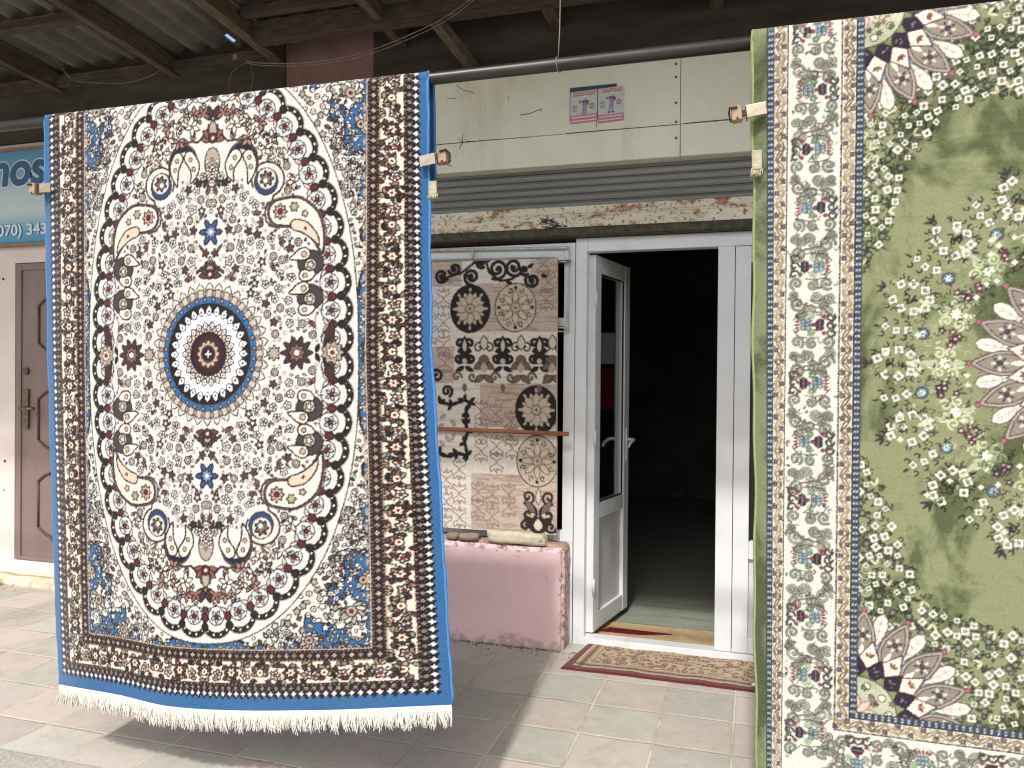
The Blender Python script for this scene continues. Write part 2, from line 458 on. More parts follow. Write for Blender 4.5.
# ------------------------------------------------------------------ yarn canvas
class Cv:
    """a drawing board in metres: x right, y down; every motif is a polygon with an outline"""
    def __init__(self, x0, y0, x1, y1, res, bg):
        self.x0, self.y0, self.res = x0, y0, res
        self.nx = int(round((x1-x0)/res)); self.ny = int(round((y1-y0)/res))
        self.a = np.empty((self.ny, self.nx, 3), np.float32)
        self.a[:] = lin(bg)
        self.k = 1.0
        self.X, self.Y = np.meshgrid(x0+(np.arange(self.nx)+.5)*res, y0+(np.arange(self.ny)+.5)*res)
    def mask(self, m, col):
        m = np.clip(m, 0, 1)[..., None].astype(np.float32)
        self.a = self.a*(1-m) + lin(col).astype(np.float32)*m
    def _win(self, lo, hi, pad):
        i0 = max(0, int((lo[0]-pad-self.x0)/self.res)-1); i1 = min(self.nx, int((hi[0]+pad-self.x0)/self.res)+2)
        j0 = max(0, int((lo[1]-pad-self.y0)/self.res)-1); j1 = min(self.ny, int((hi[1]+pad-self.y0)/self.res)+2)
        return i0, i1, j0, j1
    def _dist(self, P, closed, X, Y):
        A = P; B = np.roll(P, -1, 0)
        if not closed: A = P[:-1]; B = P[1:]
        d2 = np.full(X.shape, 1e9); ins = np.zeros(X.shape, bool)
        for (ax, ay), (bx, by) in zip(A, B):
            ex, ey = bx-ax, by-ay
            L = ex*ex+ey*ey+1e-18
            tt = np.clip(((X-ax)*ex+(Y-ay)*ey)/L, 0, 1)
            d2 = np.minimum(d2, (X-ax-tt*ex)**2+(Y-ay-tt*ey)**2)
            if closed:
                c = ((ay > Y) != (by > Y))
                if ey != 0: ins ^= c & (X < ex*(Y-ay)/ey+ax)
        return np.sqrt(d2), ins
    def _put(self, w, m, col):
        i0, i1, j0, j1 = w
        m = np.clip(m, 0, 1)[..., None]
        s = self.a[j0:j1, i0:i1]
        self.a[j0:j1, i0:i1] = s*(1-m)+lin(col)*m
    def poly(self, P, fill=None, out=None, ow=.003):
        ow = ow*self.k
        P = np.asarray(P, float)
        w = self._win(P.min(0), P.max(0), ow)
        i0, i1, j0, j1 = w
        if i0 >= i1 or j0 >= j1: return
        X = self.X[j0:j1, i0:i1]; Y = self.Y[j0:j1, i0:i1]
        d, ins = self._dist(P, True, X, Y)
        if fill is not None: self._put(w, np.where(ins, .5+d/self.res, .5-d/self.res), fill)
        if out is not None: self._put(w, .5+(ow/2-d)/self.res, out)
    def line(self, P, wd, col):
        P = np.asarray(P, float)
        w = self._win(P.min(0), P.max(0), wd)
        i0, i1, j0, j1 = w
        if i0 >= i1 or j0 >= j1: return
        d, _ = self._dist(P, False, self.X[j0:j1, i0:i1], self.Y[j0:j1, i0:i1])
        self._put(w, .5+(wd/2-d)/self.res, col)
    # motifs
    def disc(self, x, y, r, fill, out=None, ow=.003, ry=None, n=16, ang=0):
        a = np.arange(n)*2*PI/n
        px = r*np.cos(a); py = (ry or r)*np.sin(a)
        c, s = math.cos(ang), math.sin(ang)
        self.poly(np.stack([x+px*c-py*s, y+px*s+py*c], 1), fill, out, ow)
    def leaf(self, x, y, L, W, ang, fill, out=None, ow=.003, tip=1.0):
        """pointed leaf starting at x,y"""
        u = np.array([0, .12, .3, .5, .7, .88, 1.0]); h = np.array([0, .55, .95, 1, .78, .36, 0])*W/2
        if tip != 1.0: h = np.array([0, .25, .6, .9, 1.0, .75, .0])*W/2
        px = np.concatenate([u*L, u[-2:0:-1]*L]); py = np.concatenate([h, -h[-2:0:-1]])
        c, s = math.cos(ang), math.sin(ang)
        self.poly(np.stack([x+px*c-py*s, y+px*s+py*c], 1), fill, out, ow)
    def star(self, x, y, r, n, depth, fill, out=None, ow=.003, ph=0, sharp=False):
        m = n*6
        a = np.arange(m)*2*PI/m
        k = np.cos(n*(a-ph))
        if sharp: k = 1-2*np.abs(((n*(a-ph)/(2*PI)) % 1)-.5)*2; k = -k
        rr = r*(1-depth/2+depth/2*k)
        self.poly(np.stack([x+rr*np.cos(a), y+rr*np.sin(a)], 1), fill, out, ow)
    def spiral(self, x, y, r, a0, turns, wd, col, inner=.15, sgn=1, n=None):
        n = n or int(14*turns)+4
        t_ = np.linspace(0, 1, n)
        rr = r*(1-(1-inner)*t_); a = a0+sgn*t_*turns*2*PI
        self.line(np.stack([x+rr*np.cos(a), y+rr*np.sin(a)], 1), wd, col)

def scatter(rs, x0, x1, y0, y1, dmin, ok, avoid, tries=6000):
    pts = []
    cell = {}
    for _ in range(tries):
        x = rs.uniform(x0, x1); y = rs.uniform(y0, y1)
        if not ok(x, y): continue
        if any((x-a)**2+(y-b)**2 < (r+dmin*.5)**2 for a, b, r in avoid): continue
        i, j = int(x/dmin), int(y/dmin)
        bad = False
        for ii in (i-1, i, i+1):
            for jj in (j-1, j, j+1):
                for (a, b) in cell.get((ii, jj), ()):
                    if (a-x)**2+(b-y)**2 < dmin*dmin: bad = True
        if bad: continue
        cell.setdefault((i, j), []).append((x, y))
        pts.append((x, y))
    return pts

# ------------------------------------------------------------------ blue rug drawing
def draw_blue():
    IV, DK, MR, TN, BR = (199, 197, 191), (27, 19, 20), (84, 30, 36), (158, 146, 132), (78, 60, 56)
    BL, NV, LB, GY = (48, 92, 136), (26, 28, 48), (120, 158, 200), (176, 164, 150)
    BK = (26, 20, 24)
    HX, HY = .75, 1.15
    c = Cv(0, 0, HX, HY, .0016, IV)
    c.k = 1.4
    rs = random.Random(3)
    e = np.maximum(c.X-HX, c.Y-HY)
    E_ = lambda a, b: (e > a) & (e <= b)
    # field: blue spandrels, ivory oval
    c.mask((e <= -.195).astype(float), BL)
    # spandrel cream cluster along the oval
    PE = 2.35
    sup = lambda a, b: ((c.X/a)**PE+(c.Y/b)**PE)**(1/PE)
    el = sup(.535, .94)
    th_ = np.arctan2(c.Y, c.X*1.75)
    grow = np.clip((c.Y-.16)/.30, 0, 1)*np.clip((c.X-.12)/.16, 0, 1)
    lim = 1+(.122+.035*np.sin(th_*46)+.02*np.sin(th_*23+1))*grow
    c.mask(((e <= -.195) & (el < lim)).astype(float), DK)
    c.mask(((e <= -.195) & (el < lim-.014)).astype(float), (201, 197, 188))
    av = []
    # --- spandrel motifs
    for (x, y, r) in ((.49, .84, .06), (.515, .895, .035)):
        c.star(x, y, r, 7, .25, IV, DK, .003, ph=x*30)
    for (x, y) in scatter(rs, .2, .555, .45, .955, .020, lambda x, y: 1.03 < (x/.535)**PE+(y/.94)**PE < 1.45, [], 4000):
        k = rs.random()
        if k < .35: c.star(x, y, .013, 5, .4, rs.choice((TN, IV, TN)), DK, .003, ph=rs.random()*6)
        elif k < .6: c.leaf(x, y, .026, .014, rs.random()*6.3, rs.choice((TN, IV, BR)), DK, .0026)
        elif k < .8: c.disc(x, y, .009, IV, DK, .003); c.disc(x, y, .003, MR)
        else: c.star(x, y, .011, 4, .5, rs.choice((BR, MR)), DK, .002, ph=rs.random()*6)
    for (x, y) in scatter(rs, .44, .556, .0, .955, .0145, lambda x, y: (x/.540)**PE+(y/.945)**PE > 1.0 and e is not None, [], 3000)+scatter(rs, 0, .556, .90, .955, .018, lambda x, y: (x/.540)**PE+(y/.945)**PE > 1.0, [], 2000):
        k = rs.random()
        if k < .5: c.disc(x, y, .0055, rs.choice((IV, TN, (150, 150, 140))), DK, .0022, n=8)
        else: c.leaf(x, y, .018, .008, rs.random()*6.3, rs.choice((TN, IV, BR)), DK, .0022)
    for (x, y, s, a) in ((.372, .925, 1.0, -2.2), (.535, .735, 1.0, -2.6), (.50, .835, 1.25, -2.3)):
        for k in range(-3, 4):
            c.leaf(x, y, .036*s, .018*s, a+PI+k*.55, TN if k % 2 else IV, DK, .003)
        c.disc(x, y, .014*s, TN, DK, .003); c.disc(x, y, .006*s, MR)
    for i in range(14):
        yy = .05+i*.055
        c.disc(.5475, yy, .005, IV if i % 2 else TN, BR, .002)
        c.leaf(.5475, yy+.012, .024, .008, PI/2, TN, None)
    for i in range(18):
        xx = .06+i*.027
        c.disc(xx, .948, .005, TN, DK, .002)
    # --- oval ground
    c.mask(np.clip(.5+(1-el)*.535/.0016, 0, 1), DK)
    el2 = sup(.531, .936)
    c.mask(np.clip(.5+(1-el2)*.535/.0016, 0, 1), IV)
    # scallops: equal steps along the ellipse
    def ell_pts(a, b, n, off):
        tt = np.linspace(0, PI/2, 2000); x = a*np.cos(tt)**(2/PE); y = b*np.sin(tt)**(2/PE)
        s = np.concatenate([[0], np.cumsum(np.hypot(np.diff(x), np.diff(y)))]); s /= s[-1]
        res = []
        for i in range(-1, n+1):
            q = (i+off)/n
            if q < 0: t_ = -np.interp(-q, s, tt)
            elif q > 1: t_ = PI-np.interp(2-q, s, tt)
            else: t_ = np.interp(q, s, tt)
            cp = math.copysign(abs(math.cos(t_))**(2/PE), math.cos(t_)); sp = math.copysign(abs(math.sin(t_))**(2/PE), math.sin(t_))
            nx = math.copysign(abs(cp)**(PE-1), cp)/a; ny = math.copysign(abs(sp)**(PE-1), sp)/b
            L = math.hypot(nx, ny)
            res.append((a*cp, b*sp, nx/L, ny/L))
        return res
    NS = 12
    S = ell_pts(.456, .860, NS, .5)
    for x, y, nx, ny in S: c.disc(x, y, .0640, DK, TN, .002, n=24)
    for x, y, nx, ny in S: c.disc(x-nx*.010, y-ny*.010, .0510, IV, None, n=24)
    el3 = sup(.432, .835)
    c.mask(np.clip(.5+(1-el3)*.5/.0016, 0, 1), IV)
    for x, y, nx, ny in S:
        for k in (-.8, -.27, .27, .8):
            dx = nx*math.cos(k)-ny*math.sin(k); dy = nx*math.sin(k)+ny*math.cos(k)
            c.disc(x+dx*.0520-nx*.001, y+dy*.0520-ny*.001, .0036, (226, 214, 200), None, n=8)
        c.disc(x-nx*.012, y-ny*.012, .031, IV, DK, .0030, n=18); c.disc(x-nx*.012, y-ny*.012, .026, (186, 192, 200), None, n=18)
        for k in range(5):
            a = math.atan2(ny, nx)+k*2*PI/5
            c.leaf(x-nx*.008+math.cos(a)*.006, y-ny*.008+math.sin(a)*.006, .016, .011, a, (186, 168, 152), DK, .0028)
        c.disc(x-nx*.008, y-ny*.008, .0075, MR, DK, .002, n=10)
    for x, y, nx, ny in ell_pts(.452, .855, NS, .0):
        a = math.atan2(ny, nx)
        c.disc(x+nx*.030, y+ny*.030, .016, DK, None, n=12)
        c.leaf(x+nx*.016, y+ny*.016, .036, .024, a+PI, MR, DK, .004)
        for s in (-1, 1): c.leaf(x-nx*.015, y-ny*.015, .030, .013, a+PI+s*.9, (190, 176, 160), DK, .0026)
        av.append((x-nx*.02, y-ny*.02, .03))
    # --- medallion
    def ring(r, col): c.mask(np.clip(.5+(r-np.hypot(c.X, c.Y))/.0016, 0, 1), col)
    n = 36
    for k in range(n):
        a = k*2*PI/n
        c.leaf(.190*math.cos(a), .190*math.sin(a), .042, .030, a, (196, 190, 178), DK, .0028)
        c.disc(.196*math.cos(a), .196*math.sin(a), .0150, (180, 170, 156), DK, .003, n=12)
    for k in range(n):
        a = (k+.5)*2*PI/n
        c.disc(.197*math.cos(a), .197*math.sin(a), .0085, (140, 126, 116), BR, .002)
    ring(.187, NV); ring(.185, BL)
    for k in range(32):
        a = (k+.5)*2*PI/32
        c.disc(.1775*math.cos(a), .1775*math.sin(a), .0070, (142, 124, 116), NV, .0028, n=10)
    ring(.166, BK); ring(.133, (224, 226, 228))
    for k in range(28):
        a = k*2*PI/28
        c.leaf(.122*math.cos(a), .124*math.sin(a), .034, .023, a, (220, 218, 216), BK, .0028)
        c.disc(.138*math.cos(a), .138*math.sin(a), .0042, BK, n=8)
    for k in range(22):
        a = k*2*PI/22
        c.leaf(.080*math.cos(a), .080*math.sin(a), .026, .020, a, (206, 198, 192), BK, .003)
        c.disc(.092*math.cos(a), .092*math.sin(a), .003, MR, n=8)
        a += PI/22
        c.leaf(.070*math.cos(a), .070*math.sin(a), .024, .016, a, (176, 160, 148), DK, .003)
    ring(.073, (38, 20, 22)); ring(.060, (48, 26, 26))
    c.star(0, 0, .048, 14, .28, (84, 46, 42)); c.star(0, 0, .043, 12, .22, (180, 158, 138)); ring(.030, BR); ring(.024, BK)
    c.star(0, 0, .014, 4, .75, IV); 
    av.append((0, 0, .235))
    # finial above/below, side flowers
    def lotus(x, y, s, ang, c1=BR):
        for k in (-2.1, -1.3, -.5, .5, 1.3, 2.1):
            c.leaf(x, y, .040*s, .020*s, ang+k*.8, c1, DK, .003)
        c.leaf(x, y, .052*s, .026*s, ang, TN, DK, .003)
        c.disc(x, y, .014*s, MR, DK, .003); c.disc(x, y, .005*s, IV)
        av.append((x, y, .045*s))
    def flower(x, y, r, n, fill, core=MR, out=DK, ow=.003, ph=0, a_=True):
        c.star(x, y, r, n, .35, fill, out, ow, ph=ph)
        c.disc(x, y, r*.35, core, out, ow*.7, n=8)
        if a_: av.append((x, y, r))
    lotus(0, .258, 1.15, PI/2)
    for k in range(-4, 5): c.leaf(.0+k*.014, .285-abs(k)*.006, .02, .01, PI/2+k*.2, BR, DK, .0025)
    c.star(.330, 0, .056, 10, .35, (60, 42, 38), DK, .003); c.star(.330, 0, .030, 8, .3, (120, 84, 74), DK, .003); c.disc(.330, 0, .012, IV, DK, .003)
    av.append((.330, 0, .06))
    c.star(.25, 0, .026, 8, .4, TN, DK, .003); av.append((.25, 0, .03))
    for s in (-1, 1): c.leaf(.395, 0, .035, .018, s*1.2, DK); c.leaf(.425, s*.02, .05, .022, s*1.3, DK)
    c.star(.450, 0, .038, 9, .25, TN, DK, .003); c.star(.450, 0, .022, 7, .3, (196, 180, 164), BR, .003); c.disc(.450, 0, .008, MR)
    av.append((.440, 0, .05))
    for s in (1,):
        c.line([(.375, .05), (.395, .075), (.39, .11), (.405, .14)], .003, BR)
        c.leaf(.43, .04, .06, .03, 1.2, (60, 36, 34), DK, .003)
    # small blue flower
    c.star(0, .395, .046, 6, .55, (56, 72, 112), NV, .004); c.star(0, .395, .024, 8, .4, (116, 136, 170), NV, .003); c.disc(0, .395, .007, IV)
    av.append((0, .395, .05))
    for (x, y) in ((.075, .30), (.075, .47)): flower(x, y, .018, 5, IV, TN)
    for a in (0.6, 2.5): 
        pass
    c.leaf(.03, .335, .03, .012, .9, BR); c.leaf(.03, .455, .03, .012, -.9, BR)
    # cartouche of paisleys
    def paisley(x, y, r, ang, L, fill, out, ow=.005, core=True, bend=1):
        """round head at x,y, tail of length L towards ang, curling with bend"""
        m = 26
        P = []
        for k in range(m+1):
            a = ang+PI/2+k*PI/m
            P.append((x+r*math.cos(a), y+r*math.sin(a)))
        tipx = x+L*math.cos(ang)+bend*r*.9*math.cos(ang+PI/2); tipy = y+L*math.sin(ang)+bend*r*.9*math.sin(ang+PI/2)
        a1 = (x+r*math.cos(ang-PI/2), y+r*math.sin(ang-PI/2)); a2 = (x+r*math.cos(ang+PI/2), y+r*math.sin(ang+PI/2))
        def bz(p, q, cpt, n=8):
            return [((1-t_)**2*p[0]+2*t_*(1-t_)*cpt[0]+t_*t_*q[0], (1-t_)**2*p[1]+2*t_*(1-t_)*cpt[1]+t_*t_*q[1]) for t_ in [i/n for i in range(1, n+1)]]
        mx = L*.6
        c1 = (a1[0]+mx*math.cos(ang), a1[1]+mx*math.sin(ang)); c2 = (a2[0]+mx*.5*math.cos(ang), a2[1]+mx*.5*math.sin(ang))
        P += bz(a1, (tipx, tipy), c1); P += bz((tipx, tipy), a2, c2)
        c.poly(P, fill, out, ow)
        if core:
            c.star(x, y, r*.52, 6, .35, TN, DK, .003); c.disc(x, y, r*.2, MR)
            c.star(x+L*.45*math.cos(ang)+bend*r*.1, y+L*.45*math.sin(ang), r*.3, 5, .4, (206, 190, 160), DK, .0026)
        av.append((x, y, r*1.1)); av.append((x+L*.5*math.cos(ang), y+L*.5*math.sin(ang), r*.9))
    def comma(pts, rad, fill, out, ow=.005):
        """tapering curved drop along a centre line"""
        pts = [np.array(p_, float) for p_ in pts]; n_ = len(pts); Q = []; RR = []
        for i in range(n_-1):
            p0, p1, p2, p3 = pts[max(0, i-1)], pts[i], pts[i+1], pts[min(n_-1, i+2)]
            for k in range(6):
                t_ = k/6
                Q.append(.5*((2*p1)+(-p0+p2)*t_+(2*p0-5*p1+4*p2-p3)*t_*t_+(-p0+3*p1-3*p2+p3)*t_**3)); RR.append(rad[i]*(1-t_)+rad[i+1]*t_)
        Q.append(pts[-1]); RR.append(rad[-1])
        T = np.gradient(np.array(Q), axis=0); T /= np.linalg.norm(T, axis=1, keepdims=True)+1e-9
        Q = np.array(Q); RR = np.array(RR)[:, None]; N_ = np.stack([-T[:, 1], T[:, 0]], 1)
        L_, R_ = Q+N_*RR, Q-N_*RR
        a0 = math.atan2(T[0][1], T[0][0])
        cap = [Q[0]+RR[0]*np.array([math.cos(a0+PI/2+k*PI/8), math.sin(a0+PI/2+k*PI/8)]) for k in range(1, 8)]
        c.poly(np.concatenate([np.array(cap), R_, L_[::-1]]), fill, out, ow)
        for q_, r_ in zip(Q[::3], RR[::3]): av.append((q_[0], q_[1], float(r_[0])+.004))
    CRM = (206, 200, 188)
    # S shaped curl with a blue crescent
    ap = [(.262+0*k, 0) for k in range(1)]
    cc_ = (.214, .560)
    aa = np.linspace(-2.6, 2.0, 26)[::-1]
    curl = [(cc_[0]+.060*math.cos(a), cc_[1]+.056*math.sin(a)) for a in np.linspace(3.6, -1.2, 26)]
    c.poly(curl, CRM, None)
    c.line(curl+[(.232, .492), (.212, .474), (.206, .450), (.212, .425), (.232, .408), (.26, .402)], .0075, BR)
    c.line(curl+[(.232, .492), (.212, .474), (.206, .450), (.212, .425), (.232, .408), (.26, .402)], .003, DK)
    c.disc(.208, .553, .044, (44, 58, 92), NV, .003, n=22); c.disc(.210, .562, .035, (196, 190, 178), DK, .002, n=20)
    c.star(.210, .562, .026, 7, .45, (110, 96, 90), DK, .004); c.disc(.206, .556, .008, IV); c.disc(.218, .574, .006, MR)
    av.append((.212, .556, .064))
    # the big curved drop with a smaller one in it
    comma([(.262, .452), (.320, .452), (.368, .425), (.398, .372), (.412, .320)], [.044, .050, .040, .021, .002], CRM, BR, .0075)
    comma([(.262, .452), (.320, .452), (.368, .425), (.398, .372), (.412, .320)], [.040, .046, .036, .018, .001], None, DK, .003)
    comma([(.318, .412), (.352, .402), (.385, .372), (.400, .345)], [.018, .019, .012, .001], (196, 180, 160), DK, .004)
    c.star(.262, .455, .026, 8, .35, (176, 150, 134), DK, .0034); c.disc(.262, .455, .010, MR, DK, .002)
    c.star(.312, .470, .017, 6, .4, (150, 150, 120), DK, .003); c.star(.350, .448, .012, 5, .4, (186, 160, 140), DK, .003); c.disc(.352, .400, .006, MR)
    # S pairs along the sides
    for y0 in (.285, .175):
        c.disc(.372, y0+.004, .045, (60, 52, 52), DK, .003, n=20, ry=.042)
        comma([(.350, y0+.034), (.335, y0+.030), (.316, y0+.022), (.298, y0+.018)], [.020, .018, .010, .001], CRM, DK, .004)
        c.disc(.350, y0+.032, .010, (176, 150, 130), DK, .0025)
        c.disc(.372, y0-.002, .020, (176, 168, 156), DK, .003); c.star(.372, y0-.002, .014, 5, .5, IV, DK, .003)
        comma([(.352, y0-.036), (.368, y0-.036), (.388, y0-.026)], [.019, .017, .006], CRM, DK, .004); c.disc(.354, y0-.036, .008, (176, 150, 130), DK, .0025)
        av.append((.365, y0, .05))
    # upper centre: pairs of drops below a dark crescent, palmette above
    c.disc(.118, .628, .056, NV, BR, .005, n=20); c.disc(.112, .612, .048, IV)
    comma([(.140, .638), (.152, .612), (.150, .580), (.140, .548)], [.021, .020, .013, .001], CRM, DK, .0045)
    comma([(.092, .640), (.072, .612), (.072, .582), (.086, .556)], [.022, .021, .013, .001], CRM, DK, .0045)
    for q in ((.143, .632), (.088, .634), (.150, .602), (.074, .602)): c.disc(q[0], q[1], .0075, (176, 150, 130), DK, .0025)
    c.line([(.0, .735), (.022, .728), (.045, .70), (.060, .688), (.085, .692), (.110, .688), (.145, .680), (.168, .655), (.176, .62), (.172, .585)], .0085, BR)
    c.line([(.0, .735), (.022, .728), (.045, .70), (.060, .688), (.085, .692), (.110, .688), (.145, .680), (.168, .655), (.176, .62), (.172, .585)], .003, DK)
    av += [(.16, .65, .02)]
    lotus(0, .70, 1.2, PI/2, (120, 80, 66)); c.disc(0, .62, .03, TN, DK, .003, ry=.05)
    for k in range(5): c.leaf(0, .60, .04, .014, -PI/2+(k-2)*.5, (214, 190, 164), BR, .003)
    for x in (.025, .055): c.star(x, .555, .018, 5, .6, (60, 36, 34), DK, .003)
    for k in (-1.1, -.4, .4, 1.1): c.leaf(0, .76, .05, .02, PI/2+k, (60, 40, 40), DK, .003)
    c.star(0, .83, .014, 6, .5, BR, DK, .003)
    av += [(0, .7, .06), (.09, .63, .06), (0, .8, .02)]
    # fill: leafy sprigs outside the cartouche, florets inside it
    inside_oval = lambda x, y, k: (x/(.452*k))**PE+(y/(.855*k))**PE < 1
    ivy = scatter(rs, 0.0, .45, .28, .83, .036, lambda x, y: inside_oval(x, y, .93) and (x/.345)**2+(y/.66)**2 > 1.0 and not (x > .27 and y < .52), av, 7000)
    for x, y in ivy:
        a = rs.random()*6.3
        f = rs.choice(((190, 172, 154), (206, 196, 182), (150, 118, 106), (226, 216, 202), (130, 92, 82)))
        for k in (-1.15, 0, 1.15, 2.6): c.leaf(x, y, .026+.008*rs.random(), .015, a+k, f, DK, .0032)
        c.disc(x, y, .006, rs.choice((MR, f, BR)))
        av.append((x, y, .012))
    for x, y in scatter(rs, 0, .47, .28, .84, .0175, lambda x, y: inside_oval(x, y, .96) and (x/.345)**2+(y/.66)**2 > 1.0 and not (x > .27 and y < .52), av, 6000):
        c.leaf(x, y, .017, .009, rs.random()*6.3, rs.choice((IV, TN, BR, (200, 170, 156))), DK, .0034)
    flo = scatter(rs, 0.0, .45, 0, .66, .033, lambda x, y: inside_oval(x, y, .90), av, 9000)
    for x, y in flo:
        k = rs.random()
        if k < .45:
            for q in range(5):
                a = q*2*PI/5+x*40
                c.disc(x+.0085*math.cos(a), y+.0085*math.sin(a), .006, IV, DK, .0026, n=8)
            c.disc(x, y, .0045, rs.choice((TN, MR, BR)), n=8)
        elif k < .7: c.star(x, y, .016, 5, .45, BR, DK, .0028, ph=rs.random()*6); c.disc(x, y, .005, rs.choice((MR, IV)))
        elif k < .85: c.disc(x, y, .013, TN, DK, .003); c.disc(x, y, .005, IV, DK, .002)
        else:
            a = rs.random()*6.3
            for q in (-.9, 0, .9): c.leaf(x, y, .022, .011, a+q, (120, 80, 70), DK, .0026)
        av.append((x, y, .013))
    for x, y in scatter(rs, 0.0, .46, 0, .66, .0150, lambda x, y: inside_oval(x, y, .92), av, 9000):
        k = rs.random()
        if k < .5: c.leaf(x, y, .014, .008, rs.random()*6.3, rs.choice((BR, TN, IV, (150, 110, 96))), DK, .0022)
        elif k < .8: c.star(x, y, .007, 4, .5, rs.choice((BR, TN)), None, ph=rs.random()*3)
        else: c.disc(x, y, .0055, IV, (120, 104, 96), .002, n=8)
    # --- borders
    c.mask(E_(-.045, 1).astype(float), BL)
    c.mask(E_(-.088, -.045).astype(float), DK)
    c.mask(E_(-.155, -.088).astype(float), (206, 198, 184))
    c.mask(E_(-.195, -.155).astype(float), (36, 23, 23))
    c.mask(E_(-.091, -.088).astype(float), (206, 190, 170))
    for q in (-.1945, -.1555): c.mask(E_(q-.002, q+.0015).astype(float), (176, 156, 136))
    def run(ee, pitch, fn, corner=True):
        """along both inner sides of the quadrant at edge distance ee"""
        xe, ye = HX+ee, HY+ee
        n_ = int(round(ye/pitch)); p = ye/n_
        for i in range(n_+1): fn(xe, i*p, 0.0, i)
        n_ = int(round(xe/pitch)); p = xe/n_
        for i in range(n_): fn(i*p, ye, PI/2, i)
    def zig(x, y, a, i):
        c.poly([(x-.004*math.cos(a)+.0125*math.sin(a), y-.004*math.sin(a)+.0125*math.cos(a)),
                (x-.004*math.cos(a)-.0125*math.sin(a), y-.004*math.sin(a)-.0125*math.cos(a)),
                (x+.0115*math.cos(a), y+.0115*math.sin(a))], DK)
    run(-.045, .0245, zig)
    run(-.0525, .0245, lambda x, y, a, i: c.star(x, y, .0082, 4, .5, (210, 210, 208)))
    run(-.071, .0245, lambda x, y, a, i: (c.star(x, y, .0066, 5, .5, (150, 136, 128)), c.disc(x, y, .0020, DK, n=6)))
    run(-.0635, .0122, lambda x, y, a, i: c.disc(x, y, .0016, (120, 96, 90), n=6))
    run(-.082, .0135, lambda x, y, a, i: c.disc(x, y, .0028, (100, 78, 72) if i % 2 else (150, 132, 120), n=8))
    run(-.161, .012, lambda x, y, a, i: c.disc(x, y, .0024, (140, 112, 98), n=6))
    run(-.175, .0245, lambda x, y, a, i: (c.star(x, y, .0070, 4, .5, (150, 128, 114) if i % 2 else (190, 180, 168)), c.disc(x, y, .0022, MR, n=6)))
    run(-.1885, .012, lambda x, y, a, i: c.disc(x, y, .0022, (132, 108, 94), n=6))
    # main border: winding vine, palmettes and roses
    def vine(x, y, a, i):
        ca, sa = math.cos(a), math.sin(a)
        T = lambda u, v: (x+u*ca+v*sa, y+u*sa+v*ca)
        s = 1 if i % 2 else -1
        f = i % 4
        if f == 0:
            for k in range(-3, 4):
                xx, yy = T(0, 0)
                c.leaf(xx, yy, .031, .016, (a if s > 0 else a+PI)+k*.62, (168, 144, 126) if k % 2 else (104, 62, 56), DK, .0034)
            c.disc(x, y, .0125, (226, 206, 180), DK, .003); c.disc(x, y, .005, MR, n=8)
        elif f == 2:
            c.star(x, y, .027, 8, .3, (70, 42, 40), DK, .003); c.star(x, y, .017, 6, .35, (214, 190, 166), DK, .003); c.disc(x, y, .005, MR, n=8)
        else:
            xx, yy = T(s*.008, 0)
            c.star(xx, yy, .018, 5, .4, (196, 184, 170), DK, .0040, ph=i); c.disc(xx, yy, .006, (130, 40, 40), DK, .002, n=8)
            xx, yy = T(-s*.019, 0)
            for k in (-.8, 0, .8): c.leaf(xx, yy, .022, .011, (a if s > 0 else a+PI)+PI+k, (176, 150, 124), DK, .003)
        for (u, v) in ((.024, .02), (-.024, .018), (.02, -.02), (-.022, -.018)):
            xx, yy = T(u, v)
            c.leaf(xx, yy, .024, .013, rs.random()*6.3, rs.choice((BR, DK, (140, 112, 98), (84, 36, 38), (130, 136, 110))), DK, .003)
            xx, yy = T(u*.5, v*1.2)
            c.leaf(xx, yy, .014, .007, rs.random()*6.3, rs.choice((DK, BR)), None)
    run(-.1215, .052, vine)
    # bring the quadrant out to the whole rug
    q = c.a
    half = np.concatenate([q[:, ::-1], q], 1)
    full = np.concatenate([half[::-1], half], 0)
    return full, .0016, (-HX, -HY)

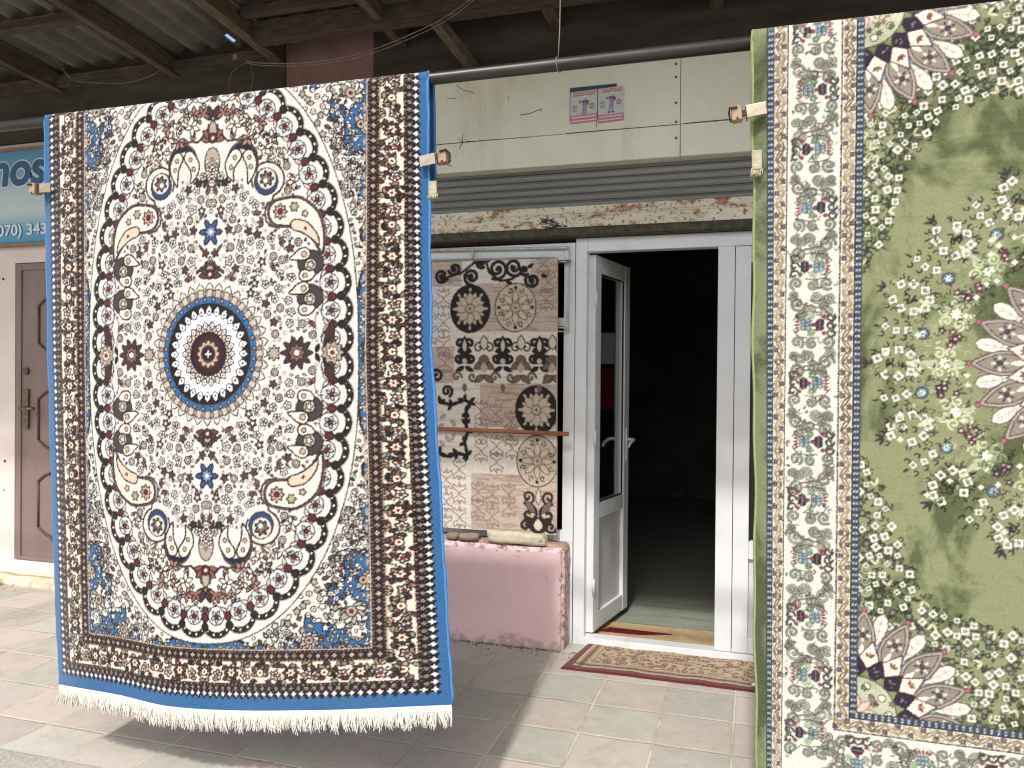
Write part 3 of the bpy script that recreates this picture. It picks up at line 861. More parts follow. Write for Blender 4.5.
# ------------------------------------------------------------------ green rug drawing
GH = 1.19     # half length
GX = .80      # half width
def draw_green():
    GR, GD, WH, CR, NV = (127, 132, 96), (92, 108, 62), (206, 206, 196), (226, 208, 172), (54, 60, 74)
    TN, MR, DG, LG = (132, 124, 112), (98, 50, 60), (48, 50, 46), (166, 173, 144)
    PL = (52, 36, 52)
    c = Cv(0, -GH, GX, GH, .0017, GR)
    c.k = 1.25
    rs = random.Random(11)
    X, Y = c.X, c.Y
    e = np.minimum(X, GH-np.abs(Y))
    FX, FY = .278, GH-.278    # field corner
    # --- central flower rings, then corner flowers, in the field
    cx, cy = GX, 0.0
    def daisy(x, y, r=.011, s=None):
        r = r*1.12
        c.star(x, y, r, 4, .28, WH, (104, 108, 78), .0018, ph=s if s is not None else rs.choice((0, .4, .78)))
        c.disc(x, y, r*.30, (150, 142, 108), (78, 80, 60), .0014, n=8)
    def hook(x, y, a, s=1, r=.010, col=(38, 40, 36), w=.0036):
        c.spiral(x, y, r, a, .6, w, col, inner=.35, sgn=s, n=8)
    def petal(x0, y0, a, r0, r1, w):
        px, py = x0+r0*math.cos(a), y0+r0*math.sin(a); L = r1-r0
        c.leaf(px, py, L, w, a, (156, 146, 138), (90, 66, 70), .003)
        c.leaf(px+.012*math.cos(a), py+.012*math.sin(a), L-.028, w*.74, a, TN, (70, 52, 52), .0022)
        mx, my = x0+(r0+L*.52)*math.cos(a), y0+(r0+L*.52)*math.sin(a)
        for k in range(8):
            b = a+k*PI/4
            c.leaf(mx+.008*math.cos(b), my+.008*math.sin(b), .013, .006, b, (60, 56, 60) if k % 2 else (206, 196, 180), None)
        c.disc(mx, my, .0065, (60, 66, 82), (30, 30, 36), .002, n=8)
        c.leaf(x0+(r0+.016)*math.cos(a), y0+(r0+.016)*math.sin(a), L*.25, .012, a, (226, 220, 196), None)
        c.disc(x0+r1*math.cos(a), y0+r1*math.sin(a), .007, (150, 96, 104), MR, .002, n=8)
    def wleaf(x0, y0, a, r0, r1, w):
        px, py = x0+r0*math.cos(a), y0+r0*math.sin(a); L = r1-r0
        for s in (-1, 1):
            for q in range(5):
                rr = r0+L*(.15+.17*q)
                hook(x0+rr*math.cos(a)-s*math.sin(a)*(w*.5+.010), y0+rr*math.sin(a)+s*math.cos(a)*(w*.5+.010), a+1.2*s, s, .009, (74, 84, 56), .0022)
        c.leaf(px, py, L, w, a, (208, 205, 192), (96, 92, 76), .0028, tip=2)
        c.line([(px, py), (px+L*.85*math.cos(a), py+L*.85*math.sin(a))], .002, (150, 150, 128))
        for q in (.3, .5, .7):
            for s in (-1, 1):
                bx, by = px+L*q*math.cos(a), py+L*q*math.sin(a)
                c.line([(bx, by), (bx+.011*math.cos(a+s*.9), by+.011*math.sin(a+s*.9))], .0018, (150, 150, 128))
        for k in (-.5, 0, .5): c.leaf(px, py, .018, .009, a+k, (136, 170, 178), (76, 104, 116), .0018)
    def creamscroll(x, y, a):
        for k in range(6):
            b = a+k*PI/3
            c.spiral(x+.029*math.cos(b), y+.029*math.sin(b), .0150, b, 1.15, .0052, (186, 190, 156), inner=.2, sgn=1 if k % 2 else -1)
        c.star(x, y, .015, 8, .4, (236, 236, 206))
        c.leaf(x-.05*math.cos(a), y-.05*math.sin(a), .05, .014, a, (164, 172, 140), None)
        c.leaf(x+.015*math.cos(a), y+.015*math.sin(a), .055, .014, a, (164, 172, 140), None)
    def wreath(x, y, a):
        for k in range(9):
            b = k*2*PI/9+a
            if k == 4: continue
            ex_, ey_ = .046*math.cos(b), .034*math.sin(b)
            dx, dy = ex_*math.cos(a)-ey_*math.sin(a), ex_*math.sin(a)+ey_*math.cos(a)
            for s in (-1, 1): hook(x+dx*1.35-s*dy*.25, y+dy*1.35+s*dx*.25, b+a+s, s, .0085, (34, 36, 34), .0040)
            daisy(x+dx, y+dy, .0125)
        for k in range(6): hook(x+rs.uniform(-.018, .018), y+rs.uniform(-.015, .015), rs.random()*6, rs.choice((-1, 1)), .009, (30, 32, 32), .0042)
        for k in (-.7, 0, .7): c.leaf(x+.062*math.cos(a), y+.062*math.sin(a), .026, .008, a+k, (50, 44, 48), None)
        c.leaf(x-.02*math.cos(a), y-.02*math.sin(a), .03, .010, a+PI, (198, 188, 158), None)
    def spray(x0, y0, a):
        P = lambda r, s=0.0: (x0+r*math.cos(a)-s*math.sin(a), y0+r*math.sin(a)+s*math.cos(a))
        for k in range(8):
            x, y = P(.325+rs.uniform(-.024, .024), rs.uniform(-.020, .020))
            c.star(x, y, .0095, 5, .5, rs.choice(((118, 66, 78), (70, 50, 66), (146, 96, 104))), (40, 30, 38), .002); c.disc(x, y, .0025, (220, 200, 190), n=6)
        x, y = P(.385)
        for s in (-1, 1): c.spiral(x, y, .028, a+s*.9, .42, .003, (150, 132, 112), inner=.8, sgn=s, n=8)
        c.disc(x, y, .0145, (92, 110, 122), (50, 58, 68), .003, n=12); c.star(x, y, .009, 6, .5, (206, 220, 220)); c.disc(x, y, .003, (60, 80, 92), n=6)
        for k, r in enumerate((.42, .447, .474)):
            for s in (-1, 1): hook(*P(r+.006, s*.016), a+s, s, .009, (34, 36, 34), .0040)
            daisy(*P(r, .003*(-1)**k), .0115 - k*.001)
        c.leaf(*P(.486), .02, .007, a, (50, 46, 48))
    for k in range(16):
        a = k*PI/8
        wreath(cx+.440*math.cos(a), cy+.440*math.sin(a), a)
        creamscroll(cx+.325*math.cos(a), cy+.325*math.sin(a), a)
        spray(cx, cy, a+PI/16)
    for _ in range(1300):
        a = rs.random()*2*PI; r_ = rs.uniform(.275, .50)
        lobe = .44+.05*math.cos(16*a)
        if r_ > lobe+.02: continue
        x, y = cx+r_*math.cos(a), cy+r_*math.sin(a)
        if x > GX: continue
        if rs.random() < .72: hook(x, y, rs.random()*6.3, rs.choice((-1, 1)), .008, rs.choice(((46, 50, 40), (70, 78, 54), (150, 158, 126))), .0028)
        elif rs.random() < .6: c.leaf(x, y, .016, .006, rs.random()*6.3, rs.choice(((56, 62, 46), (168, 174, 140), (96, 62, 70))), None)
        else: c.star(x, y, .0085, 4, .35, WH, (150, 152, 110), .0018)
    for k in range(16):
        a = k*PI/8
        wleaf(cx, cy, a+PI/16, .17, .265, .036)
    for k in range(16): petal(cx, cy, k*PI/8, .13, .272, .062)
    def diamonds(x0, y0, s):
        for k in range(32):
            a = (k+.5)*PI/16*2/2
            rr = .165 if k % 2 else .125
        for k in range(16):
            a = k*PI/8+PI/16
            P = [(x0+r*math.cos(a+d), y0+r*math.sin(a+d)) for r, d in ((.118, 0), (.148, .17), (.192, 0), (.148, -.17))]
            c.poly(P, (208, 203, 188), (84, 60, 64), .003)
            for q in (-.35, 0, .35): c.leaf(x0+.148*math.cos(a), y0+.148*math.sin(a), .017, .008, a+q*2.2, (130, 52, 56) if q else (120, 140, 100), None)
        for k in range(16):
            a = k*PI/8
            P = [(x0+r*math.cos(a+d), y0+r*math.sin(a+d)) for r, d in ((.090, 0), (.118, .19), (.150, 0), (.118, -.19))]
            c.poly(P, (44, 30, 46), (26, 20, 28), .002)
            for q in range(5):
                b = rs.random()*6.3; r_ = rs.random()*.012
                c.disc(x0+.118*math.cos(a)+r_*math.cos(b), y0+.118*math.sin(a)+r_*math.sin(b), .0018, (150, 130, 140), n=6)
        c.disc(x0, y0, .095, (176, 178, 152), (90, 90, 70), .003, n=32)
        for k in range(10):
            a = k*PI/5; c.disc(x0+.074*math.cos(a), y0+.074*math.sin(a), .009, (226, 222, 196), DG, .0025, n=10)
        for k in range(8): c.leaf(x0, y0, .05, .02, k*PI/4, (190, 172, 158), (120, 80, 84), .002)
        for k in range(26):
            b = rs.random()*6.3; r_ = .02+.07*rs.random(); c.star(x0+r_*math.cos(b), y0+r_*math.sin(b), .008, 5, .5, rs.choice(((150, 110, 112), (206, 200, 180), (110, 120, 92), (90, 60, 66))), (80, 70, 60), .0016)
    diamonds(cx, cy, 1)
    # --- corners
    DXs = [0, .065, .12, .20, .29, .43, .52]; DYs = [.60, .60, .40, .29, .245, .21, .17]
    for sy in (-1, 1):
        x0, y0 = FX, sy*FY
        def ok(x, y):
            dx = x-FX; dy = FY-abs(y)
            if dx < 0 or dy < 0 or (y > 0) != (sy > 0): return False
            if math.hypot(dx, dy) < .20: return False
            return dy < np.interp(dx, [0, .05, .10, .16, .24, .34, .50], [.66, .60, .42, .31, .265, .24, .27])
        pts = scatter(rs, FX, GX, min(0, sy*GH), max(0, sy*GH), .0225, ok, [], 16000)
        for x, y in pts:
            for q in range(4):
                if rs.random() < .9:
                    b = rs.random()*6.3
                    hook(x+.014*math.cos(b), y+.014*math.sin(b), rs.random()*6, rs.choice((-1, 1)), .0075, rs.choice(((38, 40, 34), (50, 56, 40), (58, 50, 52))), .0036)
            b = rs.random()*6.3
            c.leaf(x, y, .024, .008, b, (54, 62, 42), None)
        for x, y in pts:
            k = rs.random()
            if k < .74: daisy(x, y, rs.choice((.0085, .0105, .012)))
            elif k < .88:
                b = rs.random()*6.3
                for q in (-.6, .6): c.leaf(x, y, .022, .007, b+q, (200, 190, 160), None)
            else: c.star(x, y, .010, 6, .4, (120, 128, 110), (50, 52, 46), .0028)
        for i in range(4):   # pale scroll column by the border
            c.spiral(FX+.017, sy*(FY-.285-.03*i), .012, 0, 1.3, .0035, LG, inner=.2, sgn=1)
        for k in range(6):
            a = -sy*(k*PI/8+.16-.0)
            wleaf(x0, y0, a, .17, .27, .036)
        for k in range(6):
            petal(x0, y0, -sy*(k*PI/8-.06), .13, .272, .062)
        diamonds(x0, y0, sy)
    # --- border bands (the white one first, the narrow ones again after its scrolls)
    def band(a, b, col): c.mask(((e >= a) & (e < b)).astype(float), col)
    band(.092, .223, (199, 198, 187))
    band(-1, .092, (210, 202, 184)); band(.223, .278, (210, 202, 184))
    def narrow():
        band(-1, .037, (116, 124, 90))
        band(.037, .056, (66, 74, 84))
        band(.056, .089, (198, 190, 174))
        band(.0885, .092, (44, 40, 44))
        band(.223, .2262, (44, 40, 44))
        band(.2262, .259, (198, 190, 174))
        band(.259, .278, (66, 74, 84))
        band(.0355, .038, (40, 42, 50)); band(.0545, .0565, (40, 42, 50)); band(.259, .261, (40, 42, 50)); band(.2775, .2795, (40, 42, 50))
    def bp(d, s, along):   # distance from edge d, along the side
        if along == 'v': return (d, s)
        return None
    def side(fn, dlo, dhi, pitch, phase=0):
        # left side, whole length; then the two ends
        n_ = int((2*(GH-dlo))/pitch)
        for i in range(-n_//2, n_//2+1):
            s = (i+phase)*pitch
            if abs(s) < GH-dlo: fn(lambda d, u, s=s: (d, s+u), i, 0)
        for sg in (-1, 1):
            for i in range(0, int((GX-dlo)/pitch)+2):
                s = GX-(i+phase)*pitch
                if s > dlo: fn(lambda d, u, s=s, sg=sg: (s+u, sg*(GH-d)), i, 1)
    # main band
    def main(P, i, h):
        s = 1 if i % 2 else -1
        dc = .1575
        OL, SG = (62, 60, 54), (128, 130, 114)
        # scrolls between the vases
        for (d, u, r, a0, g) in ((.038, -.028, .0165, 1.5, 1), (-.004, -.036, .015, 4.0, -1), (-.036, -.050, .0185, 0, 1), (.026, -.058, .013, 2, -1),
                                 (.045, -.064, .012, 1, 1), (-.026, -.022, .012, 3, -1), (.012, -.066, .014, 0.5, 1), (-.048, -.072, .012, 2.5, -1)):
            x, y = P(dc+s*d, u-.006)
            sg = g*s
            c.spiral(x, y, r*1.12, a0, 1.45, .0078, OL, inner=.16, sgn=sg)
            c.spiral(x, y, r*1.12, a0, 1.45, .0040, SG if rs.random() < .6 else (152, 154, 136), inner=.16, sgn=sg)
        c.line([P(dc-s*.05, -.078), P(dc-s*.02, -.052), P(dc+s*.005, -.048), P(dc+s*.030, -.042), P(dc+s*.052, -.018)], .0042, OL)
        c.line([P(dc-s*.05, -.078), P(dc-s*.02, -.052), P(dc+s*.005, -.048), P(dc+s*.030, -.042), P(dc+s*.052, -.018)], .0016, (124, 92, 92))
        # trellis by the vase back
        for u in (-.021, .0, .021):
            c.spiral(*P(dc+s*.046, u), .0125, 0, .9, .006, OL, inner=.3, sgn=s)
        c.line([P(dc+s*.056, -.028), P(dc+s*.050, 0), P(dc+s*.056, .028)], .005, OL)
        for u in (-.017, .017):
            x, y = P(dc-s*.002, u*1.25)
            for k in range(5): c.disc(x+.0062*math.cos(k*1.257), y+.0062*math.sin(k*1.257), .0038, (176, 192, 156), (110, 126, 96), .0014, n=8)
        # vase and bouquet
        c.poly([P(dc+s*.008, -.003), P(dc+s*.012, -.012), P(dc+s*.021, -.016), P(dc+s*.026, -.012), P(dc+s*.029, -.012), P(dc+s*.029, .012), P(dc+s*.026, .012), P(dc+s*.021, .016), P(dc+s*.012, .012), P(dc+s*.008, .003)], (58, 42, 52), (34, 26, 32), .002)
        c.line([P(dc+s*.019, -.013), P(dc+s*.019, .013)], .002, (120, 110, 120))
        c.disc(*P(dc+s*.005, 0), .006, (118, 60, 62), n=8)
        for u in (-.009, .0, .009):
            c.star(*P(dc-s*.010, u), .0085, 5, .4, (140, 152, 152), (70, 92, 100), .0024)
            c.star(*P(dc-s*.022, u*.8), .0075, 5, .4, (156, 164, 160), (70, 92, 100), .0024)
        for u in (-.016, -.008, 0, .008, .016):
            c.leaf(*P(dc-s*.030, u*.7), .016, .0065, math.atan2(*(np.array(P(dc-s*.046, u*1.5))-np.array(P(dc-s*.030, u*.7)))[::-1]), (120, 62, 66), None)
        c.disc(*P(dc+s*.030, .022), .006, (118, 60, 62), n=8); c.disc(*P(dc+s*.030, -.022), .006, (118, 60, 62), n=8)
        c.line([P(dc-s*.046, -.014), P(dc-s*.034, -.030), P(dc-s*.008, -.036), P(dc+s*.016, -.033)], .003, OL)
        c.line([P(dc-s*.046, .014), P(dc-s*.034, .030), P(dc-s*.008, .036), P(dc+s*.016, .033)], .003, OL)
    side(main, .17, .22, .155, .35)
    # mirrored second set of scrolls so that the vine closes up
    def fill(P, i, h):
        s = 1 if i % 2 else -1
        for (d, u, r, a0) in ((-.040, .045, .015, 2), (.0, .050, .013, 5), (.036, .046, .015, 1)):
            x, y = P(.1575-s*d, u)
            c.spiral(x, y, r*1.12, a0, 1.35, .0074, (54, 58, 52), inner=.16, sgn=-s)
            c.spiral(x, y, r*1.12, a0, 1.35, .0038, (128, 130, 114), inner=.16, sgn=-s)
    side(fill, .17, .22, .155, .35)
    def bits(P, i, h):
        for _ in range(16):
            d, u = .1575+rs.uniform(-.058, .058), rs.uniform(-.0775, .0775)
            b = rs.random()*6.3
            if rs.random() < .55: hook(*P(d, u), b, rs.choice((-1, 1)), .008, rs.choice(((54, 58, 52), (92, 60, 66), (90, 104, 82))), .0028)
            else: c.leaf(*P(d, u), .013, .0065, b, rs.choice(((118, 132, 106), (130, 60, 66), (60, 60, 56), (170, 176, 150))), None)
    side(bits, .17, .22, .155, .35)
    narrow()
    # navy guards: beads
    for d0 in (.0425, .0495, .2655, .2725):
        side(lambda P, i, h, d0=d0: c.disc(*P(d0, 0), .0026, (176, 184, 190) if i % 2 else (36, 38, 46), n=6), d0, d0, .0078)
    # cream guards: small vine with purple quatrefoils
    def guard(P, i, h, dc):
        s = 1 if i % 2 else -1
        c.line([P(dc-s*.011, -.034), P(dc+s*.004, -.022), P(dc+s*.012, -.004), P(dc+s*.004, .012), P(dc-s*.010, .03)], .0048, (146, 136, 108))
        x, y = P(dc-s*.008, -.004)
        for k in range(4): c.disc(x+.0048*math.cos(k*PI/2+.78), y+.0048*math.sin(k*PI/2+.78), .0030, (126, 92, 104), (60, 40, 52), .0016, n=8)
        x, y = P(dc+s*.009, .016)
        c.leaf(x, y, .012, .006, rs.random()*6, (170, 158, 132), (120, 106, 84), .0016)
        c.line([P(dc-s*.004, .010), P(dc+s*.002, .002)], .0025, (90, 60, 60))
        c.disc(*P(dc+s*.012, -.02), .0022, (150, 60, 60), n=6)
    side(lambda P, i, h: guard(P, i, h, .072), .06, .085, .030)
    side(lambda P, i, h: guard(P, i, h, .243), .23, .255, .030)
    full = np.concatenate([c.a, c.a[:, ::-1]], 1)
    return full, .0017, (0.0, -GH)

# ------------------------------------------------------------------ coloured sheet meshes
def sample(img, res, org, x, y):
    """area-ish lookup of the drawn colours at rug coordinates (arrays)"""
    acc = 0
    for ox, oy in ((-.3, -.3), (.3, -.3), (-.3, .3), (.3, .3)):
        i = np.clip(((x-org[0])/res+ox), 0, img.shape[1]-1).astype(int)
        j = np.clip(((y-org[1])/res+oy), 0, img.shape[0]-1).astype(int)
        acc = acc+img[j, i]
    return acc/4

_kr = np.random.default_rng(12)
def knots(img, res, org, x, y, jit=.0008, lum=.08):
    """one value per knot: tufts stray a little and no two yarns are dyed quite alike"""
    n_ = np.broadcast(x, y).shape
    c_ = sample(img, res, org, x+_kr.normal(0, jit, n_), y+_kr.normal(0, jit, n_))
    return c_*(1+_kr.normal(0, lum, n_))[..., None]

def grid_mesh(name, P, C=None, smooth=True):
    """P: (ny,nx,3) points; C: (ny,nx,3) linear colours -> mesh with attribute 'pile'"""
    ny, nx = P.shape[:2]
    me = bpy.data.meshes.new(name)
    nv = nx*ny; nf = (nx-1)*(ny-1)
    me.vertices.add(nv)
    me.vertices.foreach_set('co', P.reshape(-1).astype(np.float32))
    idx = np.arange(nv).reshape(ny, nx)
    q = np.stack([idx[:-1, :-1], idx[:-1, 1:], idx[1:, 1:], idx[1:, :-1]], -1).reshape(-1, 4)
    me.loops.add(nf*4)
    me.loops.foreach_set('vertex_index', q.reshape(-1).astype(np.int32))
    me.polygons.add(nf)
    me.polygons.foreach_set('loop_start', (np.arange(nf)*4).astype(np.int32))
    me.polygons.foreach_set('use_smooth', np.ones(nf, bool))
    me.update(calc_edges=True)
    if C is not None:
        at_ = me.color_attributes.new('pile', 'FLOAT_COLOR', 'POINT')
        rgba = np.ones((nv, 4), np.float32); rgba[:, :3] = C.reshape(-1, 3)
        at_.data.foreach_set('color', rgba.reshape(-1))
    return me

def rows_for(s_front, s_total, fine, coarse):
    a = list(np.arange(0, s_front, fine))
    b = list(np.arange(s_front, s_total+1e-6, coarse))
    return np.array(a+b)

ROD_Y, ROD_R = -1.9, .019
WR = ROD_R+.007       # rug wraps the rod at this radius

def hang(front_xz, ztop, s, Lf, yfun, x_of_top):
    """position of the cloth at distance s above its lower hem, column-wise arrays.
    front_xz(s) -> (X,Z) on the front face; past Lf the cloth bends over the rod and hangs behind."""
    X, Z = front_xz
    over = s-Lf
    arc = PI*WR
    th = np.clip(over, 0, arc)/WR
    Xr = np.where(over > 0, x_of_top, X)
    Yr = np.where(over > 0, ROD_Y-WR*np.cos(th), yfun)
    Zr = np.where(over > 0, ztop-WR+WR*np.sin(th), Z)
    back = np.clip(over-arc, 0, None)
    Zr = Zr-back
    Yr = Yr+np.where(back > 0, .012*np.sin(back*6), 0)
    return np.stack([Xr, Yr, Zr], -1)

# ======================================================================= RUGS
def build_blue_rug():
    img, res, org = draw_blue()
    root = empty('hanging_rug', (-1.70, ROD_Y, .30), 0,
                 'ivory rug with blue edge and round centre medallion, hanging from the rod', 'rug')
    nx = 545
    xs = np.linspace(-.75, .75, nx)
    xw = np.sign(xs)*np.interp(np.abs(xs), [0, .556, .722, .75], [0, .555, .705, .75])
    Lk = lambda v: np.interp(v, [-.83, 0, .47, .8, 1.15], [44, 48, 52, 55, 59.5])
    Ck = lambda v: np.interp(v, [-.83, 0, 1.15], [213.5, 208, 204])
    Rk = lambda v: np.interp(v, [-.9, 0, .47, .8, 1.13], [427, 431, 440, 445.5, 452])
    ksc = np.interp(xs, [-.75, -.39, -.18, 0, .2, .47, .75], [285, 295, 305.5, 309, 311, 311, 307.5])
    # smooth the scale a little so that no facets show
    for _ in range(900): ksc[1:-1] = (ksc[:-2]+2*ksc[1:-1]+ksc[2:])/4
    y0 = np.interp(xs, [-.75, 0, .75], [356.5, 354, 351])
    def px_of(v):
        l, c0, r = Lk(v), Ck(v), Rk(v)
        # projective map through left edge, centre and right edge
        cc = (2*c0-l-r)/(.75*(r-l)); b = (r*(1+.75*cc)-c0)/.75
        return (c0+b*xs)/(1+cc*xs)
    YF = ROD_Y-WR
    ztop = None
    def front(v):          # v: distance below centre (column array)
        px = px_of(v); py = y0+ksc*v
        d = _fw[None]+_rt[None]*((px-512)/F_PX)[:, None]-_up[None]*((py-384)/F_PX)[:, None]
        t_ = (YF-EYE[1])/d[:, 1]
        Pt = EYE[None]+d*t_[:, None]
        return Pt[:, 0], Pt[:, 2]
    # top row: where each column meets the rod's straight top line
    zt = 2.362
    vtop = np.full(nx, -.85)
    for _ in range(25):
        px = px_of(-.85)
        _, Zc = front(vtop)
        vtop = vtop+(Zc-(zt-WR))*.8
    hem = 1.15
    Lf = hem-vtop
    fine = .0027
    srows = rows_for(Lf.max(), Lf.max()+.40, fine, .006)
    P = np.empty((len(srows), nx, 3)); C = np.empty((len(srows), nx, 3), np.float32)
    Xt, Zt = front(vtop)
    for j, s in enumerate(srows):
        v = hem-s
        vf = np.maximum(v, vtop)
        vq = float(np.clip(v, -.95, hem))
        X, Z = front(vf) if v < -.8 else front(np.full(nx, v))
        # soft folds: gentle standing waves that die out at the rod
        w = min(1.0, max(0.0, (Lf.mean()-s)/.35))
        yy = YF+w*(.014*np.sin(xs*6.0+.6+.4*s)+.005*np.sin(xs*14+s*2.0)-.004*np.exp(-((s)/.12)**2)*np.cos(xs*9+1.0))
        yy = yy+w*.020*np.clip((xs-.60)/.15, 0, 1)**2*1.0+w*.03*np.clip((-xs-.62)/.13, 0, 1)**2
        kk = (yy-EYE[1])/(YF-EYE[1]); X = X*kk; Z = EYE[2]+(Z-EYE[2])*kk
        P[j] = hang((X, Z), zt, s, Lf, yy, Xt)
        C[j] = knots(img, res, org, xw, np.full(nx, max(v, -1.149)))
    ox = np.array([-1.70, ROD_Y, .30])
    me = grid_mesh('pile', P-ox, C)
    link('pile', me, pile_mat('tufted_pile', bump=.5, var=.22, freq=330), root)
    # backing, 6 mm behind the pile, coarse
    Pb = P[::12, ::12].copy()
    Pb[-1] = P[-1, ::12]
    du = np.gradient(Pb, axis=1); dv = np.gradient(Pb, axis=0)
    nrm = np.cross(du, dv); nrm /= np.linalg.norm(nrm, axis=2, keepdims=True)+1e-9
    if nrm[3, 20, 1] > 0: nrm = -nrm
    Pb = Pb-nrm*.006
    link('backing', grid_mesh('backing', Pb-ox), simple('jute_backing', (150, 150, 150), (120, 122, 128), 60, .95, .1, bump=.4), root)
    # bound edges
    for col, nm in ((0, 'binding'), (-1, 'binding')):
        e = P[::10, col]-ox
        e = e+np.array([.0 if col else 0, .003, 0])
        e[:, 0] += .0016*np.sin(np.arange(len(e))*.55)+.001*np.sin(np.arange(len(e))*1.7)
        MB().tube([tuple(q) for q in e], .0048, 8).build(nm, simple('blue_binding', (76, 126, 176), (64, 112, 164), 60, .8, .2), root, True)
    # fringe
    rs = random.Random(5)
    f = MB()
    hemP = P[0]-ox
    # white woven band at the hem
    bandm = bpy.data.meshes.new('hem_band')
    n_ = nx
    top = hemP.copy(); top[:, 1] -= .001
    bot = hemP.copy(); bot[:, 2] -= .017; bot[:, 1] -= .0015
    mid = (top+bot)/2; mid[:, 1] -= .003
    link('hem_band', grid_mesh('hem_band', np.stack([top[::4], mid[::4], bot[::4]])), simple('white_yarn_band', (210, 208, 200), (194, 190, 180), 90, .9, .1, bump=.5), root)
    N = 1800
    drift = 0
    for i in range(N):
        u = (i+rs.random()*.8)/N*(nx-1.01)
        a = int(u); k = u-a
        p = Vector(hemP[a]*(1-k)+hemP[a+1]*k)
        cl = math.sin(i*.21)+math.sin(i*.083+1)
        L = .054+.006*cl+rs.uniform(-.012, .008)
        ax = .013*math.sin(i*.22+2*math.sin(i*.037)+1.5*math.sin(i*.011))+rs.uniform(-.009, .009)*(2 if rs.random() < .12 else 1)
        ay = .004*math.sin(i*.7)+rs.uniform(-.004, .004)
        pts = [p+Vector((0, -.002, -.008)), p+Vector((ax*.25, ay*.4-.002, -.008-L*.35)), p+Vector((ax*.7, ay*.8-.001, -.008-L*.7)), p+Vector((ax*1.1, ay, -.008-L))]
        f.tube(pts, [.0023, .0023, .0019, .0010], 4, cap=False)
    f.build('fringe', simple('white_fringe_yarn', (214, 211, 203), (192, 188, 178), 120, .9, .1), root, True)
    return P

def build_green_rug():
    img, res, org = draw_green()
    XL = at(753, 30, ROD_Y-WR)[0]
    zc = at(860, 363, ROD_Y-WR)[2]
    zt = 2.374
    root = empty('hanging_rug', (XL+GX, ROD_Y, .2), 0,
                 'green rug with white scroll border and cream daisies, hung over the rod on the right', 'rug')
    xs = np.concatenate([np.arange(0, .74, .00245), np.linspace(.74, 1.60, 124)])
    nx = len(xs)
    Lf = GH+(zt-WR-zc)
    Ltot = min(2*GH, Lf+.4)
    srows = rows_for(Lf, Ltot, .0026, .006)
    P = np.empty((len(srows), nx, 3)); C = np.empty((len(srows), nx, 3), np.float32)
    YF = ROD_Y-WR
    for j, s in enumerate(srows):
        v = GH-s
        Z = np.full(nx, zc-v)
        edge_w = .0022*math.sin(s*9)+.0016*math.sin(s*23+1)
        lean = edge_w*np.clip(1-xs/.04, 0, 1)+.030*np.clip((zt-WR-Z)/2, 0, 1.2)*np.clip(1-xs/.10, 0, 1)
        X = XL+xs+lean
        w = np.clip((Lf-s)/.4, 0, 1)
        yy = YF+w*(.016*np.sin(xs*7+1+.3*s)+.005*np.sin(xs*15-s*3)+.018*np.clip((.05-xs)/.05, 0, 1)**2)
        kk = (yy-EYE[1])/(YF-EYE[1]); X = X*kk; Z = EYE[2]+(Z-EYE[2])*kk
        P[j] = hang((X, Z), zt, np.full(nx, s), Lf, yy, XL+xs)
        C[j] = knots(img, res, org, xs, np.full(nx, v), .0005, .06)
    ox = np.array([XL+GX, ROD_Y, .2])
    me = grid_mesh('pile', P-ox, C)
    link('pile', me, pile_mat('green_tufted_pile', bump=.5, var=.22, freq=330, mottle=(3.4, (138, 146, 126), .44, .54), sheen=.35), root)
    Pb = P[::12, ::12].copy()
    du = np.gradient(Pb, axis=1); dv = np.gradient(Pb, axis=0)
    nrm = np.cross(du, dv); nrm /= np.linalg.norm(nrm, axis=2, keepdims=True)+1e-9
    if nrm[3, 20, 1] > 0: nrm = -nrm
    link('backing', grid_mesh('backing', Pb-nrm*.006-ox), simple('green_rug_backing', (176, 170, 140), (150, 146, 120), 60, .95, .1, bump=.4), root)
    for col in (0, -1):
        e = P[::10, col]-ox+np.array([0, .003, 0])
        MB().tube([tuple(q) for q in e], .0050, 8).build('binding', simple('green_binding', (142, 150, 104), (124, 134, 90), 60, .8, .2), root, True)
    rs = random.Random(8)
    f = MB()
    hemP = P[0]-ox
    for i in range(500):
        u = (i+rs.random()*.8)/500*(nx-1.01); a = int(u); k = u-a
        p = Vector(hemP[a]*(1-k)+hemP[a+1]*k)
        ax = .01*math.sin(i*.3)+rs.uniform(-.005, .005); L = .05+rs.uniform(-.008, .006)
        f.tube([p, p+Vector((ax*.4, 0, -L*.5)), p+Vector((ax, 0, -L))], [.002, .0018, .001], 4, cap=False)
    f.build('fringe', simple('cream_fringe_yarn', (232, 228, 210), None, 120, .9, .1), root, True)
    return XL

PBLUE = build_blue_rug()
GXL = build_green_rug()

